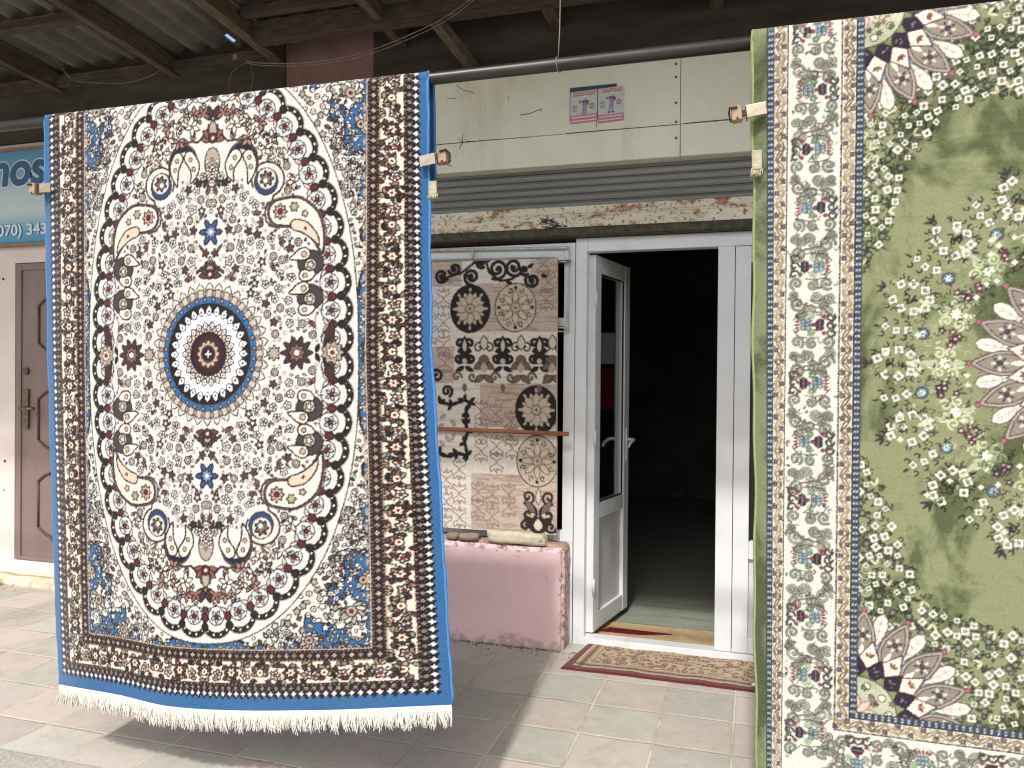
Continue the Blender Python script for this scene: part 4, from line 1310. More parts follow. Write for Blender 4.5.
# ======================================================================= BEIGE RUG ON THE WINDOW
BEY = -.075
def draw_beige():
    x0, x1 = at(395, 400, BEY)[0], at(556, 400, BEY)[0]
    zt, zb = at(500, 260, BEY)[2], at(520, 532, BEY)[2]
    BG, BW, DK, BR, OL = (226, 216, 204), (196, 178, 164), (50, 45, 45), (120, 100, 92), (146, 120, 110)
    c = Cv(x0, -zt, x1, -zb, .0032, BG)
    rs = random.Random(21)
    def p(px, py):
        q = at(px, py, BEY); return (q[0], -q[2])
    SC = abs(at(500, 400, BEY)[0]-at(501, 400, BEY)[0])
    def rect(a, b, c_, d, col):
        X0, Y0 = p(a, b); X1, Y1 = p(c_, d)
        c.poly([(X0, Y0), (X1, Y0), (X1, Y1), (X0, Y1)], col)
        return X0, Y0, X1, Y1
    # faint stripes over the whole ground
    for i in range(420):
        xx = rs.uniform(x0, x1); yy = rs.uniform(-zt, -zb); L = rs.uniform(.03, .2)
        c.line([(xx, yy), (xx+L, yy)], .0035, rs.choice(((190, 180, 160), (222, 214, 196), (196, 184, 164), (214, 206, 188))))
    for bx in ((478, 284, 560, 331), (430, 262, 462, 286), (430, 347, 454, 383), (480, 383, 560, 429), (471.5, 473, 560, 534), (530, 258, 560, 285), (430, 447, 442, 470), (400, 300, 429, 345)):
        X0, Y0, X1, Y1 = rect(*bx, BW)
        n_ = int((X1-X0)*(Y1-Y0)*1500)+8
        for i in range(n_):
            xx = rs.uniform(X0, X1); yy = rs.uniform(Y0, Y1); L = rs.uniform(.02, .12)
            c.line([(xx, yy), (min(X1, xx+L), yy)], .004, rs.choice(((160, 138, 122), (204, 186, 168), (174, 152, 136), (196, 176, 156), (150, 128, 112))))
    def flourish(px, py, s=1.0):
        x, y = p(px, py); r = 4.2*SC*s
        for sy in (-1, 1):
            c.line([(x-r*1.3, y+sy*r*2.2), (x-r*1.5, y+sy*r*1.2), (x-r*.4, y+sy*r*.55), (x, y), (x+r*.4, y+sy*r*.55), (x+r*1.5, y+sy*r*1.2), (x+r*1.3, y+sy*r*2.2), (x+r*.5, y+sy*r*1.5), (x, y+sy*r*2.5), (x-r*.5, y+sy*r*1.5), (x-r*1.3, y+sy*r*2.2)], SC*.95, OL)
            c.disc(x, y+sy*r*1.7, r*.22, OL)
    for (a, b) in ((444, 299), (444, 323), (444, 345), (481, 411), (495, 414), (510, 421), (481, 451), (496, 446), (511, 448), (496, 462), (460, 469), (447, 479), (460, 493), (447, 501), (460, 517), (446, 524),
                   (478, 492), (492, 494), (508, 494), (478, 508), (492, 516), (508, 506), (543, 264), (548, 282), (445, 363), (431, 310), (431, 335), (546, 300), (481, 432), (510, 436)):
        flourish(a, b)
    # black scrolls along the top
    for (a, b, r, a0, t_, s) in ((442, 276, 7, .5, 1.4, 1), (455, 269, 6.5, 2.8, 1.3, -1), (472, 277, 8, 1.5, 1.5, 1), (497, 269, 10, 2, 1.5, -1), (513.5, 267, 9, .6, 1.5, 1), (532, 280, 7.5, 4, 1.4, -1), (481, 263, 5, 1, 1.2, 1), (524, 270, 5, 1, 1, 1)):
        x, y = p(a, b); c.spiral(x, y, r*SC, a0, t_, 3.3*SC, DK, inner=.22, sgn=s)
        c.disc(x, y, 2.2*SC, DK)
    c.line([p(440, 283), p(449, 277), p(460, 274), p(466, 270), p(474, 263), p(486, 262), p(489, 272), p(500, 281), p(511, 279), p(520, 273), p(528, 276), p(533, 287)], 2.6*SC, DK)
    for (a, b, an) in ((474, 262, -1.2), (480, 261, -1.9), (488, 263, -1.4), (505, 281, .4), (463, 275, .3), (527, 268, -.6), (540, 275, .2)):
        x, y = p(a, b); c.leaf(x, y, 8*SC, 4*SC, an, DK)
    for (a, b, r, a0, s) in ((437, 376, 7, 3, 1), (447, 391, 6, 1, -1)):
        x, y = p(a, b); c.spiral(x, y, r*SC, a0, 1.3, 3.2*SC, DK, inner=.2, sgn=s)
    # roundels
    def roundel(px, py, rx, ry, dark):
        x, y = p(px, py); rx *= SC; ry *= SC
        c.disc(x, y, rx, DK if dark else (200, 186, 164), DK, 1.0*SC, ry=ry, n=36)
        f = (200, 184, 164)
        n_ = 8
        for k in range(n_):
            a = k*2*PI/n_
            if dark:
                c.leaf(x+.15*rx*math.cos(a), y+.15*ry*math.sin(a), rx*.62, rx*.40, a, f, BR, .8*SC)
                b = a+PI/n_
                c.leaf(x+.5*rx*math.cos(b), y+.5*ry*math.sin(b), rx*.25, rx*.16, b, f)
                c.disc(x+.78*rx*math.cos(a), y+.80*ry*math.sin(a), rx*.10, f, ry=rx*.06, ang=a)
            else:
                b = a+PI/n_
                c.leaf(x+.2*rx*math.cos(a), y+.2*ry*math.sin(a), rx*.62, rx*.30, a, (208, 194, 172), BR, .9*SC)
                c.spiral(x+.72*rx*math.cos(b), y+.72*ry*math.sin(b), rx*.15, b, 1.0, 1.2*SC, DK if k % 2 else BR)
                if k % 2 == 0: c.disc(x+.82*rx*math.cos(a), y+.82*ry*math.sin(a), rx*.09, DK)
        c.star(x, y, rx*.26, 8, .35, f, BR, .8*SC); c.disc(x, y, rx*.08, BR)
    roundel(470.5, 309, 20, 23, True); roundel(515, 307.5, 20, 23, False)
    roundel(535.5, 410, 20.5, 23, True); roundel(536, 461, 20, 24, False)
    # damask band
    for k, bx in enumerate((465, 484, 502.5, 520.5, 539, 552)):
        big = k % 2 == 0
        x, y = p(bx, 352)
        if big:
            for s in (-1, 1):
                c.spiral(x+s*5*SC, y-8*SC, 6*SC, PI/2, 1.2, 3.2*SC, DK, sgn=s)
                c.spiral(x+s*6*SC, y+6*SC, 6.5*SC, -PI/2, 1.2, 3.2*SC, DK, sgn=-s)
                c.leaf(x, y+14*SC, 11*SC, 5*SC, PI/2-s*1.1, DK)
                c.spiral(x+s*8*SC, y+24*SC, 5*SC, 0, 1.1, 2.6*SC, BR, sgn=s)
            c.leaf(x, y+2*SC, 18*SC, 9*SC, -PI/2, DK); c.leaf(x, y, 12*SC, 4*SC, -PI/2, (210, 200, 180))
            c.disc(x, y+6*SC, 7*SC, DK, ry=6*SC); c.leaf(x, y+6*SC, 6*SC, 5*SC, PI/2, (200, 188, 168))
            c.leaf(x, y+30*SC, 9*SC, 5*SC, PI/2, BR)
        else:
            for s in (-1, 1):
                c.spiral(x+s*5*SC, y-4*SC, 5*SC, -PI/2, 1.0, 1.6*SC, DK, sgn=s)
                c.leaf(x, y+10*SC, 12*SC, 7*SC, PI/2+s*1.0, BR, DK, .8*SC)
                c.leaf(x, y+22*SC, 12*SC, 6*SC, PI/2+s*.9, BR, (60, 44, 40), .8*SC)
            c.leaf(x, y-2*SC, 14*SC, 8*SC, -PI/2, (212, 202, 182), DK, 1.1*SC)
            c.disc(x, y+8*SC, 5*SC, BR, DK, .8*SC); c.leaf(x, y+20*SC, 10*SC, 7*SC, -PI/2, (186, 168, 146))
    # black square bracket at the left
    pts = [p(440, 402), p(452, 405), p(464, 400), p(470, 402), p(466, 412), p(466, 424), p(468, 432), p(465, 442), p(468, 455), p(458, 453), p(448, 456), p(440, 452)]
    c.line(pts, 3.5*SC, DK)
    for q in pts:
        for k in range(3): c.leaf(q[0], q[1], 7*SC, 4*SC, rs.random()*6.3, DK)
    for (a, b) in ((446, 414), (452, 420), (444, 424), (446, 436), (452, 440), (445, 446)):
        x, y = p(a, b); c.leaf(x, y, 7*SC, 3*SC, rs.random()*6, (190, 176, 156), OL, .9*SC)
    # urn at the lower right
    x, y = p(537, 511)
    for s in (-1, 1):
        c.spiral(x+s*10*SC, y-13*SC, 7*SC, -s*.5+PI/2, 1.3, 2.6*SC, DK, sgn=s)
        c.spiral(x+s*9*SC, y+3*SC, 9*SC, -PI/2, 1.1, 3*SC, DK, sgn=-s)
        c.leaf(x+s*3*SC, y+2*SC, 16*SC, 6*SC, -PI/2+s*.7, BR, DK, .8*SC)
        c.leaf(x, y+16*SC, 18*SC, 9*SC, -PI/2+s*.9, DK)
        c.spiral(x+s*12*SC, y+14*SC, 6*SC, 0, 1.2, 3*SC, DK, sgn=s)
    c.disc(x, y+13*SC, 10*SC, DK, ry=8*SC); c.leaf(x, y+18*SC, 11*SC, 8*SC, -PI/2, (214, 204, 186)); c.leaf(x, y-6*SC, 16*SC, 5*SC, -PI/2, (206, 196, 176), DK, .8*SC)
    return c, (x0, x1, zt, zb)

cb, (bx0, bx1, bzt, bzb) = draw_beige()
root = empty('flatwoven_rug', ((bx0+bx1)/2, BEY, bzb), 0, 'beige and brown patchwork rug with black roundels and scrolls, hung over the shop window', 'rug')
nxx = int((bx1-bx0)/.0042); nzz = int((bzt-bzb)/.0042)
gx = np.linspace(bx0, bx1, nxx); gz = np.linspace(bzt, bzb, nzz)
GXX, GZZ = np.meshgrid(gx, gz)
tt = (bzt-GZZ)/(bzt-bzb)
PX = GXX+.012*tt*(GXX-bx0)/(bx1-bx0)
PY = BEY+.006*np.sin(GXX*9)+.004*np.sin(GZZ*7+GXX*5)-.014*tt
Cc = knots(cb.a, cb.res, (cb.x0, cb.y0), GXX, -GZZ)
off = np.array([(bx0+bx1)/2, BEY, bzb])
link('pile', grid_mesh('pile', np.stack([PX, PY, GZZ], -1)-off, Cc), pile_mat('flatweave', bump=.3, sheen=.1, freq=260, var=.2), root)
link('backing', grid_mesh('backing', (np.stack([PX, PY+.005, GZZ], -1)-off)[::10, ::10]), simple('brown_backing', (130, 110, 90), None, 60, .95, .1), root)
edge = np.stack([PX[:, -1]+.001, PY[:, -1]+.002, GZZ[:, -1]], -1)-off
MB().tube([tuple(q) for q in edge[::8]], .0035, 6).build('binding', simple('tan_binding', (188, 170, 146), None, 60, .9, .1), root, True)

# ======================================================================= SHOP BUILDING
shop = empty('shop_building', (-.9, 0, 0), 0, 'carpet shop front with pink plinth, white door frames and cream shutter box', 'building')
SO = Vector((-.9, 0, 0))
class PB(MB):
    def build(self, name, mat, parent=None, smooth=False, org=None):
        o_ = SO if org is None else Vector(org)
        bmesh.ops.translate(self.bm, vec=-o_, verts=self.bm.verts)
        return super().build(name, mat, parent, smooth)

def Z_(px, py, Y=0): return at(px, py, Y)[2]
def X_(px, py, Y=0): return at(px, py, Y)[0]

WINR = X_(575.5, 400)          # joint between window frame and door frame
DL = X_(587, 400)              # clear opening, left
DR = X_(716.5, 450)            # clear opening, right
PR = X_(733.5, 450)            # post right edge
HB = 2.093                     # clear opening, top
HT = 2.165                     # frame top
# plinth: front face with a rounded, chipped top
PX0, PX1 = -2.75, X_(563, 600, -.165)+.004
pl_top = Z_(500, 545, -.165)
rs = random.Random(4)
def rough_box(x0, x1, y0, y1, z0, z1, amp, step, name, mat, parent, rnd=.02, org=SO, seed=1, jag_right=False):
    """box whose surface is uneven: sub-divided and jittered, rounded upper edges"""
    b = bmesh.new()
    bmesh.ops.create_cube(b, size=1.0)
    for v in b.verts: v.co = Vector(((x0+x1)/2+v.co.x*(x1-x0), (y0+y1)/2+v.co.y*(y1-y0), (z0+z1)/2+v.co.z*(z1-z0)))
    bmesh.ops.bevel(b, geom=[e for e in b.edges if all(v.co.z > (z0+z1)/2 for v in e.verts) or abs(e.verts[0].co.z-e.verts[1].co.z) > .01], offset=rnd, segments=3, affect='EDGES')
    for axis, (a0, a1) in enumerate(((x0, x1), (y0, y1), (z0, z1))):
        n_ = max(1, int((a1-a0)/step))
        for k in range(1, n_):
            co = [0, 0, 0]; no = [0, 0, 0]; co[axis] = a0+(a1-a0)*k/n_; no[axis] = 1
            bmesh.ops.bisect_plane(b, geom=list(b.verts)+list(b.edges)+list(b.faces), plane_co=co, plane_no=no)
    from mathutils import noise as mn
    for v in b.verts:
        n_ = mn.noise_vector(v.co*7+Vector((seed, 0, 0)))*amp+mn.noise_vector(v.co*26)*amp*.5
        top = max(0, (v.co.z-(z1-.05))/.05)
        v.co += n_*(1+1.2*top)
    for f in b.faces: f.smooth = True
    m_ = PB(); m_.bm.free(); m_.bm = b
    return m_.build(name, mat, parent, True, org=org)
t = NT('chipped_plinth_paint')
col = t.mix(t.ramp(t.noise(2.5, 6, .6), [(.3, 0.), (.7, 1.)]), (236, 202, 204), (224, 190, 192))
xyz = t.sep()
def near(sock, a, b):
    m = t.new('ShaderNodeMapRange'); t.l(sock, m.inputs[0]); m.inputs[1].default_value = a; m.inputs[2].default_value = b; return m.outputs[0]
edge = t.math('MAXIMUM', near(xyz[0], PX1-SO.x-.050, PX1-SO.x-.004), near(xyz[2], pl_top-.045, pl_top-.012))
chip = t.math('ADD', t.noise(26, 7, .75), t.math('MULTIPLY', edge, .17))
col = t.mix(t.ramp(chip, [(.655, 0.), (.67, .9)]), col, t.mix(t.ramp(t.noise(40, 3, .6), [(.4, 0.), (.6, 1.)]), (128, 112, 104), (186, 176, 166)))
scr = t.ramp(t.noise(9, 8, .7, t.mapping((1, 1, .22))), [(.64, 0.), (.70, .5)])
col = t.mix(scr, col, (176, 140, 136))
low = t.math('ADD', xyz[2], t.math('MULTIPLY', t.math('SUBTRACT', t.noise(9, 9, .75), .5), .42))
col = t.mix(t.math('MULTIPLY', near(low, .045, .002), .5), col, (128, 120, 114))
t.bump(t.math('ADD', t.noise(18, 9, .7), t.ramp(chip, [(.655, .6), (.68, 0.)])), .6, .007)
MT['plinth'] = t.out(col, .9, .12)
rough_box(PX0, PX1, -.165, .0, -.02, pl_top-.002, .004, .022, 'plinth', MT['plinth'], shop, .018)
rough_box(PX0, WINR-.02, -.128, .01, pl_top-.02, pl_top+.008, .009, .022, 'plinth_capping', MT['crumbly'], shop, .006, seed=5)

# window: outer frame, glass
WZ0, WZ1 = pl_top+.012, HB+.012
WL = -2.45
wf = PB()
wf.box(WINR-.062, WINR-.002, -.028, .04, WZ0, HT-.02, .004)
wf.box(WL, WL+.06, -.028, .04, WZ0, HT-.02, .004)
wf.box(WL+.06, WINR-.062, -.028, .04, WZ0, WZ0+.06, .004)
wf.box(WL+.06, WINR-.062, -.028, .04, WZ1-.055, HT-.02, .004)
wf.box(WL+.06, WINR-.062, -.020, .03, 1.70, 1.745, .004)
wf.box(WINR-.035, WINR-.003, -.026, .04, .0, WZ0-.001, .003)
win = wf.build('window', MT['pvc'], shop)
PB().box(WL+.06, WINR-.062, .0, .006, WZ0+.06, WZ1-.055).build('pane', MT['glass_dark'], win)
# dark backdrop things inside the window: plain room does it

# door frame
df = PB()
df.box(WINR+.002, DL, -.030, .045, .0, HT, .004)               # left jamb
df.box(DR, PR-.0015, -.030, .045, .045, HB, .004)                # centre post
df.box(DL, .75, -.030, .045, HB, HT, .004)                # head
df.box(DL, .75, -.036, .05, .0, .042, .005)               # sill
df.box(.70, .75, -.030, .045, .042, HB, .004)
frame = df.build('door_frame', MT['pvc'], shop)

# fixed leaf on the right: stiles, rails, glass, lower panel
gx0 = X_(749.5, 450)
fl = PB()
zr1 = Z_(750, 540); zr0 = Z_(750, 558)
fl.box(PR+.0015, gx0, -.036, .035, .046, HB-.003, .005)
fl.box(.62, .698, -.036, .035, .046, HB-.003, .005)
fl.box(gx0, .62, -.034, .033, HB-.085, HB-.003, .005)
fl.box(gx0, .62, -.034, .033, zr0, zr1, .005)
fl.box(gx0, .62, -.034, .033, .046, .125, .005)
fixed = fl.build('fixed_leaf', MT['pvc'], shop)
PB().box(gx0+.002, .618, -.012, .010, .127, zr0-.002).build('lower_panel', MT['pvc_panel'], fixed)
PB().box(gx0+.002, .618, -.003, .003, zr1+.002, HB-.087).build('pane', MT['glass_dark'], fixed)
PB().box(gx0+.001, gx0+.009, -.030, -.020, zr1+.002, HB-.087).build('gasket', MT['gasket'], fixed)

# open leaf, hinged on the left jamb, swung inwards
he = atz(622.5, 609.5, .03)
hx, hy = DL+.008, .03
ang = math.atan2(he[1]-hy, he[0]-hx); LW = math.hypot(he[0]-hx, he[1]-hy)
LW = min(LW, .76)
leafE = MB()
S_ = .085
leafE.box(0, S_, -.03, .03, .05, HB-.008, .006)
leafE.box(LW-S_, LW, -.03, .03, .05, HB-.008, .006)
leafE.box(S_, LW-S_, -.028, .028, HB-.10, HB-.008, .006)
lz1 = .74; lz0 = .655
leafE.box(S_, LW-S_, -.028, .028, lz0, lz1, .006)
leafE.box(S_, LW-S_, -.028, .028, .05, .145, .006)
leaf = leafE.build('open_door', MT['pvc'], shop)
leaf.location = (hx-SO.x, hy, 0); leaf.rotation_euler = (0, 0, ang)
MB().box(S_+.002, LW-S_-.002, -.010, .010, .147, lz0-.002).build('lower_panel', MT['pvc_panel'], leaf)
MB().box(S_+.002, LW-S_-.002, -.003, .003, lz1+.002, HB-.102).build('pane', MT['glass'], leaf)
g = MB()
for x in (S_+.001, LW-S_-.007): g.box(x, x+.006, -.022, -.014, lz1, HB-.1)
g.box(S_+.007, LW-S_-.007, -.022, -.014, lz1, lz1+.006); g.box(S_+.007, LW-S_-.007, -.022, -.014, HB-.106, HB-.1)
g.build('gasket', MT['gasket'], leaf)
h = MB()
for s in (-1, 1):
    h.box(LW-.055, LW-.030, s*.032-.003, s*.032+.003, .93, 1.13, .002)
    h.tube([(LW-.042, s*.033, 1.06), (LW-.042, s*.070, 1.06), (LW-.050, s*.078, 1.058), (LW-.12, s*.080, 1.045), (LW-.150, s*.078, 1.02)], [.010, .010, .010, .009, .006], 8)
h.build('handle', MT['pvc'], leaf)
for z in (.3, 1.1, 1.85):
    g = MB(); g.tube([(-.004, -.034, z-.04), (-.004, -.034, z+.04)], .008, 8); g.build('hinge', MT['pvc'], leaf)

# roller shutter
sh_b = 2.325
sh_t = 2.60
SHX0, SHX1 = -2.75, 1.2
prof = []
nsl = 9
P1 = []
zz = sh_b
pitch = .038
while zz < 2.72:
    for k in range(12):
        a = k/12
        P1.append((-.057-.004*math.sin(PI*a)-.007*math.exp(-((a-.75)/.11)**2), zz+pitch*a))
    P1.append((-.052, zz+pitch*.995))
    zz += pitch
sl = PB()
ring = P1+[(-.03, P1[-1][1]), (-.03, P1[0][1])]
sl.profile_x(ring, SHX0, SHX1)
shut = sl.build('roller_shutter', MT['slat'], shop)
rz1, rz0, rzd = sh_b+.003, 2.212, 2.166
rail = PB()
rail.profile_x([(-.085, rz1), (-.098, rz1-.006), (-.100, rz1-.040), (-.092, rz1-.046), (-.092, rz1-.052), (-.104, rz1-.058), (-.106, rz0), (-.04, rz0), (-.04, rz1)], SHX0, SHX1)
rail.build('bottom_rail', MT['rust_cream'], shut)
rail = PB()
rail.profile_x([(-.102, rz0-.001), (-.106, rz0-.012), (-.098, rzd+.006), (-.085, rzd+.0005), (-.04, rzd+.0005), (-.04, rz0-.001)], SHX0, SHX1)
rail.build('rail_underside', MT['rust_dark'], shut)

# cream shutter box: upper face, slightly canted lower face, soffit
FYU = -.155
bz = Z_(600, 161, FYU)-.002; sz_ = Z_(600, 131, FYU); tz = min(at(750, 45, FYU)[2], at(431, 81, FYU)[2])
fb = PB()
seamx = X_(680.5, 100, FYU)
for (a, b) in ((SHX0-.3, seamx-.0015), (seamx+.0015, SHX1)):
    fb.profile_x([(FYU, sz_+.002), (FYU, tz), (FYU+.03, tz), (FYU+.03, sz_+.002)], a, b)
    fb.profile_x([(FYU+.001, sz_-.001), (FYU+.008, bz+.004), (FYU+.012, bz), (-.05, bz-.001), (-.05, bz+.02), (FYU+.035, bz+.02), (FYU+.03, sz_-.001)], a, b)
fas = fb.build('shutter_box', MT['fascia'], shop)
for py in (64, 77, 103, 122, 138):
    q = at(676, py, FYU)
    m_ = PB(); m_.tube([(q[0], FYU+.002, q[2]), (q[0], FYU-.004, q[2])], .006, 8)
    m_.build('rivet', simple('rusty_rivet', (110, 90, 70), None, 30, .6), fas)
PB().box(seamx-.001, seamx+.001, FYU+.002, FYU+.02, bz+.01, tz).build('joint', MT['pouch'], fas)
# thin cracks and dents along the fold of the box
rs = random.Random(2)
def crack(pts, w=.0016):
    q = [at(a, b, FYU-.0012) for a, b in pts]
    cr = PB(); cr.tube([tuple(x) for x in q], w, 4); cr.build('crack_line', MT['pouch'], fas)
crack([(432, 145.5), (445, 144), (462, 142.5), (476, 141)]); crack([(478, 140.6), (510, 138.5), (530, 137)], .001)
crack([(566, 133.5), (600, 130.6), (640, 127.5), (676, 124.5)], .0016); crack([(684, 123.5), (715, 120.5), (735, 119)], .0016)
crack([(459, 149), (462, 143), (463, 133)], .0012); crack([(458, 138), (463, 142.5), (470, 141)], .0014); crack([(460, 146), (466, 139)], .001)
crack([(520, 115), (530, 113.5), (541, 109)], .0016); crack([(541, 108), (541.5, 112)], .0012)
crack([(456, 85), (463, 90), (474, 93)], .0012); crack([(446, 98), (456, 98.5)], .001); crack([(436, 155), (437, 161), (452, 166)], .0012); crack([(508, 96), (509, 100)], .0012)
crack([(596, 122), (597, 128)], .0012)
# lumpy masonry behind everything: pieces of wall round the openings
w = PB()
w.box(-2.95, WL-.002, .0, .22, 0, 2.75)
w.box(WL, .76, .046, .22, HT+.001, 2.75)
w.box(.752, 3.6, .0, .22, 0, 2.75)
w.box(WL-.002, WINR, .046, .22, 0, WZ0-.002)
w.build('wall', MT['pink_dark'], shop)
# upper wall above the shutter box: pink with the roof's shade painted in, dark boards on the right
xb = X_(374, 60, -.02)
xp = X_(286, 80, -.02)
PB().box(-4.2, xp-.001, -.03, .2, 2.751, 3.46).build('upper_boarding', MT['dark_board'], shop)
PB().box(xp, xb, -.02, .2, 2.751, 3.46).build('upper_wall', MT['pink_dark'], shop)
PB().box(xb+.001, 3.6, -.03, .2, 2.751, 3.46).build('upper_boarding', MT['dark_board'], shop)
# room behind
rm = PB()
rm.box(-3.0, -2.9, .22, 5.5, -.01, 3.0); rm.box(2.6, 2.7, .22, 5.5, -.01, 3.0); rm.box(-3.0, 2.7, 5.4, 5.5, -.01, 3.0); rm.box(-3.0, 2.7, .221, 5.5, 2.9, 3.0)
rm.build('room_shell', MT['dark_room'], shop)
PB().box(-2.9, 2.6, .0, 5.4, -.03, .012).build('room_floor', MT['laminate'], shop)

# a shelf edge and a red rug seen through the glass of the open door
def inside_sheet(name, px0, px1, py0, py1, y, th, mat, label, cat):
    a, b_ = at(px0, py0, y), at(px1, py1, y)
    m_ = MB(); m_.box(0, b_[0]-a[0], 0, th, b_[2]-a[2], 0, .003)
    o = m_.build(name, mat); o.location = (a[0], y, a[2]); tag(o, label, cat)
inside_sheet('shelf_board', 585, 614, 333, 364, .78, .02, simple('pale_shelf', (226, 226, 224), None, 5, .6), 'pale board seen through the glass of the open door', 'board')
inside_sheet('red_wall_rug', 601, 614, 368, 410, .84, .01, simple('deep_red_pile', (150, 34, 44), (96, 24, 32), 30, .95), 'dark red rug seen through the glass of the open door, below the pale board', 'rug')

# ======================================================================= NEIGHBOUR (left)
nb = empty('neighbouring_shop', (-4.6, 0, 0), 0, 'whitewashed shop front with brown steel door at the far left', 'building')
NO = (-4.6, 0, 0)
dz1, dz0 = Z_(30, 262.5), Z_(30, 561)
dxl = X_(14.8, 400)
w = PB()
w.box(-9.0, dxl, .0, .22, .0, 2.30, 0)
w.box(dxl, dxl+1.0, .0, .22, dz1, 2.30)
w.box(dxl+1.0, -2.951, .0, .22, 0, 2.30)
w.box(dxl, dxl+1.0, .0, .22, 0, dz0)
w.box(-9.0, -2.951, .0, .22, 2.301, 2.98)
w.build('wall', MT['whitewall'], nb, org=NO)
PB().box(-9.0, -4.201, -.02, .2, 2.981, 3.46).build('upper_boarding', MT['dark_board'], nb, org=NO)
rough_box(-9.0, -2.96, -.10, .0, -.02, .055, .006, .05, 'footing', MT['cream_step'], nb, .02, org=NO, seed=3)
d = PB()
d.box(dxl+.002, dxl+.998, .012, .06, dz0+.002, dz1-.002, .003)
bd = d.build('door', MT['brown_door'], nb, org=NO)
d = PB()
d.box(dxl+.004, dxl+.05, .002, .012, dz0+.005, dz1-.005, .002); d.box(dxl+.95, dxl+.996, .002, .012, dz0+.005, dz1-.005, .002)
d.box(dxl+.05, dxl+.95, .002, .012, dz1-.05, dz1-.005, .002)
d.box(dxl+.05, dxl+.95, .002, .012, dz0+.005, dz0+.03, .002)
d.build('rim', MT['brown_door'], bd, org=NO)
mold = PB()
def arch(z, s):
    """curved moulding across the panel: ogee with corner bites"""
    pts = []
    x0_, x1_ = dxl+.20, dxl+.84
    w_ = x1_-x0_
    for k in range(41):
        u = k/40
        zz_ = 0.0
        if u < .16: zz_ = -.055+.055*math.sin(u/.16*PI/2)
        elif u < .3: zz_ = .0+.035*math.sin((u-.16)/.14*PI)
        elif u < .7: zz_ = -.02+.05*math.sin((u-.3)/.4*PI)
        elif u < .84: zz_ = .035*math.sin((u-.7)/.14*PI)
        else: zz_ = -.055*math.sin((u-.84)/.16*PI/2)
        pts.append((x0_+w_*u, .008, z+s*zz_))
    return pts
for (za, zb_) in ((dz1-.24, dz1-.60), (dz1-.87, dz0+.62+.15), (dz0+.60, dz0+.18)):
    a = arch(za, 1); b = arch(zb_, -1)
    mold.tube(a, .009, 6); mold.tube(b, .009, 6)
    mold.tube([a[0], b[0]], .009, 6); mold.tube([a[-1], b[-1]], .009, 6)
mold.build('moulding', MT['brown_dark'], bd, org=NO)
hq = at(26, 408, 0)
hh = PB()
hh.box(hq[0]-.022, hq[0]+.022, -.004, .010, hq[2]-.14, hq[2]+.13, .003)
hh.tube([(hq[0], -.0, hq[2]), (hq[0], -.05, hq[2]), (hq[0]+.02, -.055, hq[2]), (hq[0]+.13, -.055, hq[2]+.0)], .011, 8)
hh.build('handle', simple('tarnished_brass', (122, 116, 92), (84, 80, 66), 30, .4, .5, .7), bd, org=NO)
q = at(25.5, 371, 0)
hh = PB(); hh.tube([(q[0], .011, q[2]), (q[0], -.004, q[2])], .024, 14)
hh.build('lock_cover', simple('lock_plate', (110, 84, 74), (90, 68, 62), 20, .5, .4, .4), bd, org=NO)
for (a, b) in ((3.5, 279), (5, 461), (4, 490)):
    q = at(a, b); m_ = PB(); m_.tube([(q[0], .002, q[2]), (q[0], -.004, q[2])], .009 if b < 470 else .005, 8)
    m_.build('bolt', simple('rusty_bolt', (92, 60, 52), None, 20, .7), nb, org=NO)

# sign board
sx1 = X_(90, 200); sz1, sz0 = Z_(20, 150.5, -.05), Z_(20, 242.5, -.05)
sx0 = -6.9
sg = empty('shop_sign', ((sx0+sx1)/2, -.05, sz0), 0, 'blue and white shop sign board above the brown door', 'sign')
SG = ((sx0+sx1)/2, -.05, sz0)
t = NT('printed_sign_sheet')
zc_ = t.sep()[2]
hh_ = sz1-sz0
k = t.math('DIVIDE', zc_, hh_)
col = t.ramp(k, [(0.0, (72, 138, 178)), (.12, (104, 160, 190)), (.34, (190, 208, 212)), (.55, (184, 204, 210)), (.80, (112, 164, 194)), (1.0, (78, 136, 176))])
MT['sign'] = t.out(col, .45, .4)
PB().box(sx0, sx1, -.050, -.012, sz0, sz1, .003).build('board', MT['sign'], sg, org=SG)
b = PB(); b.box(sx0-.02, sx1+.02, -.056, -.010, sz0-.022, sz0-.001, .002); b.box(sx0-.02, sx1+.02, -.056, -.010, sz1+.001, sz1+.02, .002)
b.build('trim', simple('sign_trim', (150, 130, 116), (120, 100, 88), 12, .6), sg, org=SG)

def text_mesh(body, mat, name, parent, px_l, px_r, z_lo, z_hi, y, org, offset=0.0, bold=.0, ref=None, depth=.003, shear=0.0):
    cu = bpy.data.curves.new('txt', 'FONT')
    cu.body = body; cu.size = 1.0; cu.extrude = 0.0; cu.offset = bold; cu.shear = shear; cu.space_character = 1.02
    tmp = bpy.data.objects.new('txt', cu)
    COL.objects.link(tmp)
    dg = bpy.context.evaluated_depsgraph_get()
    me = bpy.data.meshes.new_from_object(tmp.evaluated_get(dg))
    bpy.data.objects.remove(tmp); 
    n_ = len(me.vertices); co = np.empty(n_*3); me.vertices.foreach_get('co', co); co = co.reshape(-1, 3)
    lo, hi = co.min(0), co.max(0)
    if ref is None: ref = (lo, hi)
    rl, rh = ref
    xl, xr = px_l, px_r
    out = np.empty_like(co)
    out[:, 0] = xl+(co[:, 0]-rl[0])/(rh[0]-rl[0])*(xr-xl)-org[0]
    out[:, 2] = z_lo+(co[:, 1]-rl[1])/(rh[1]-rl[1])*(z_hi-z_lo)-org[2]
    out[:, 1] = y-org[1]
    me.vertices.foreach_set('co', out.reshape(-1)); me.update()
    me.name = name
    return link(name, me, mat, parent), ref
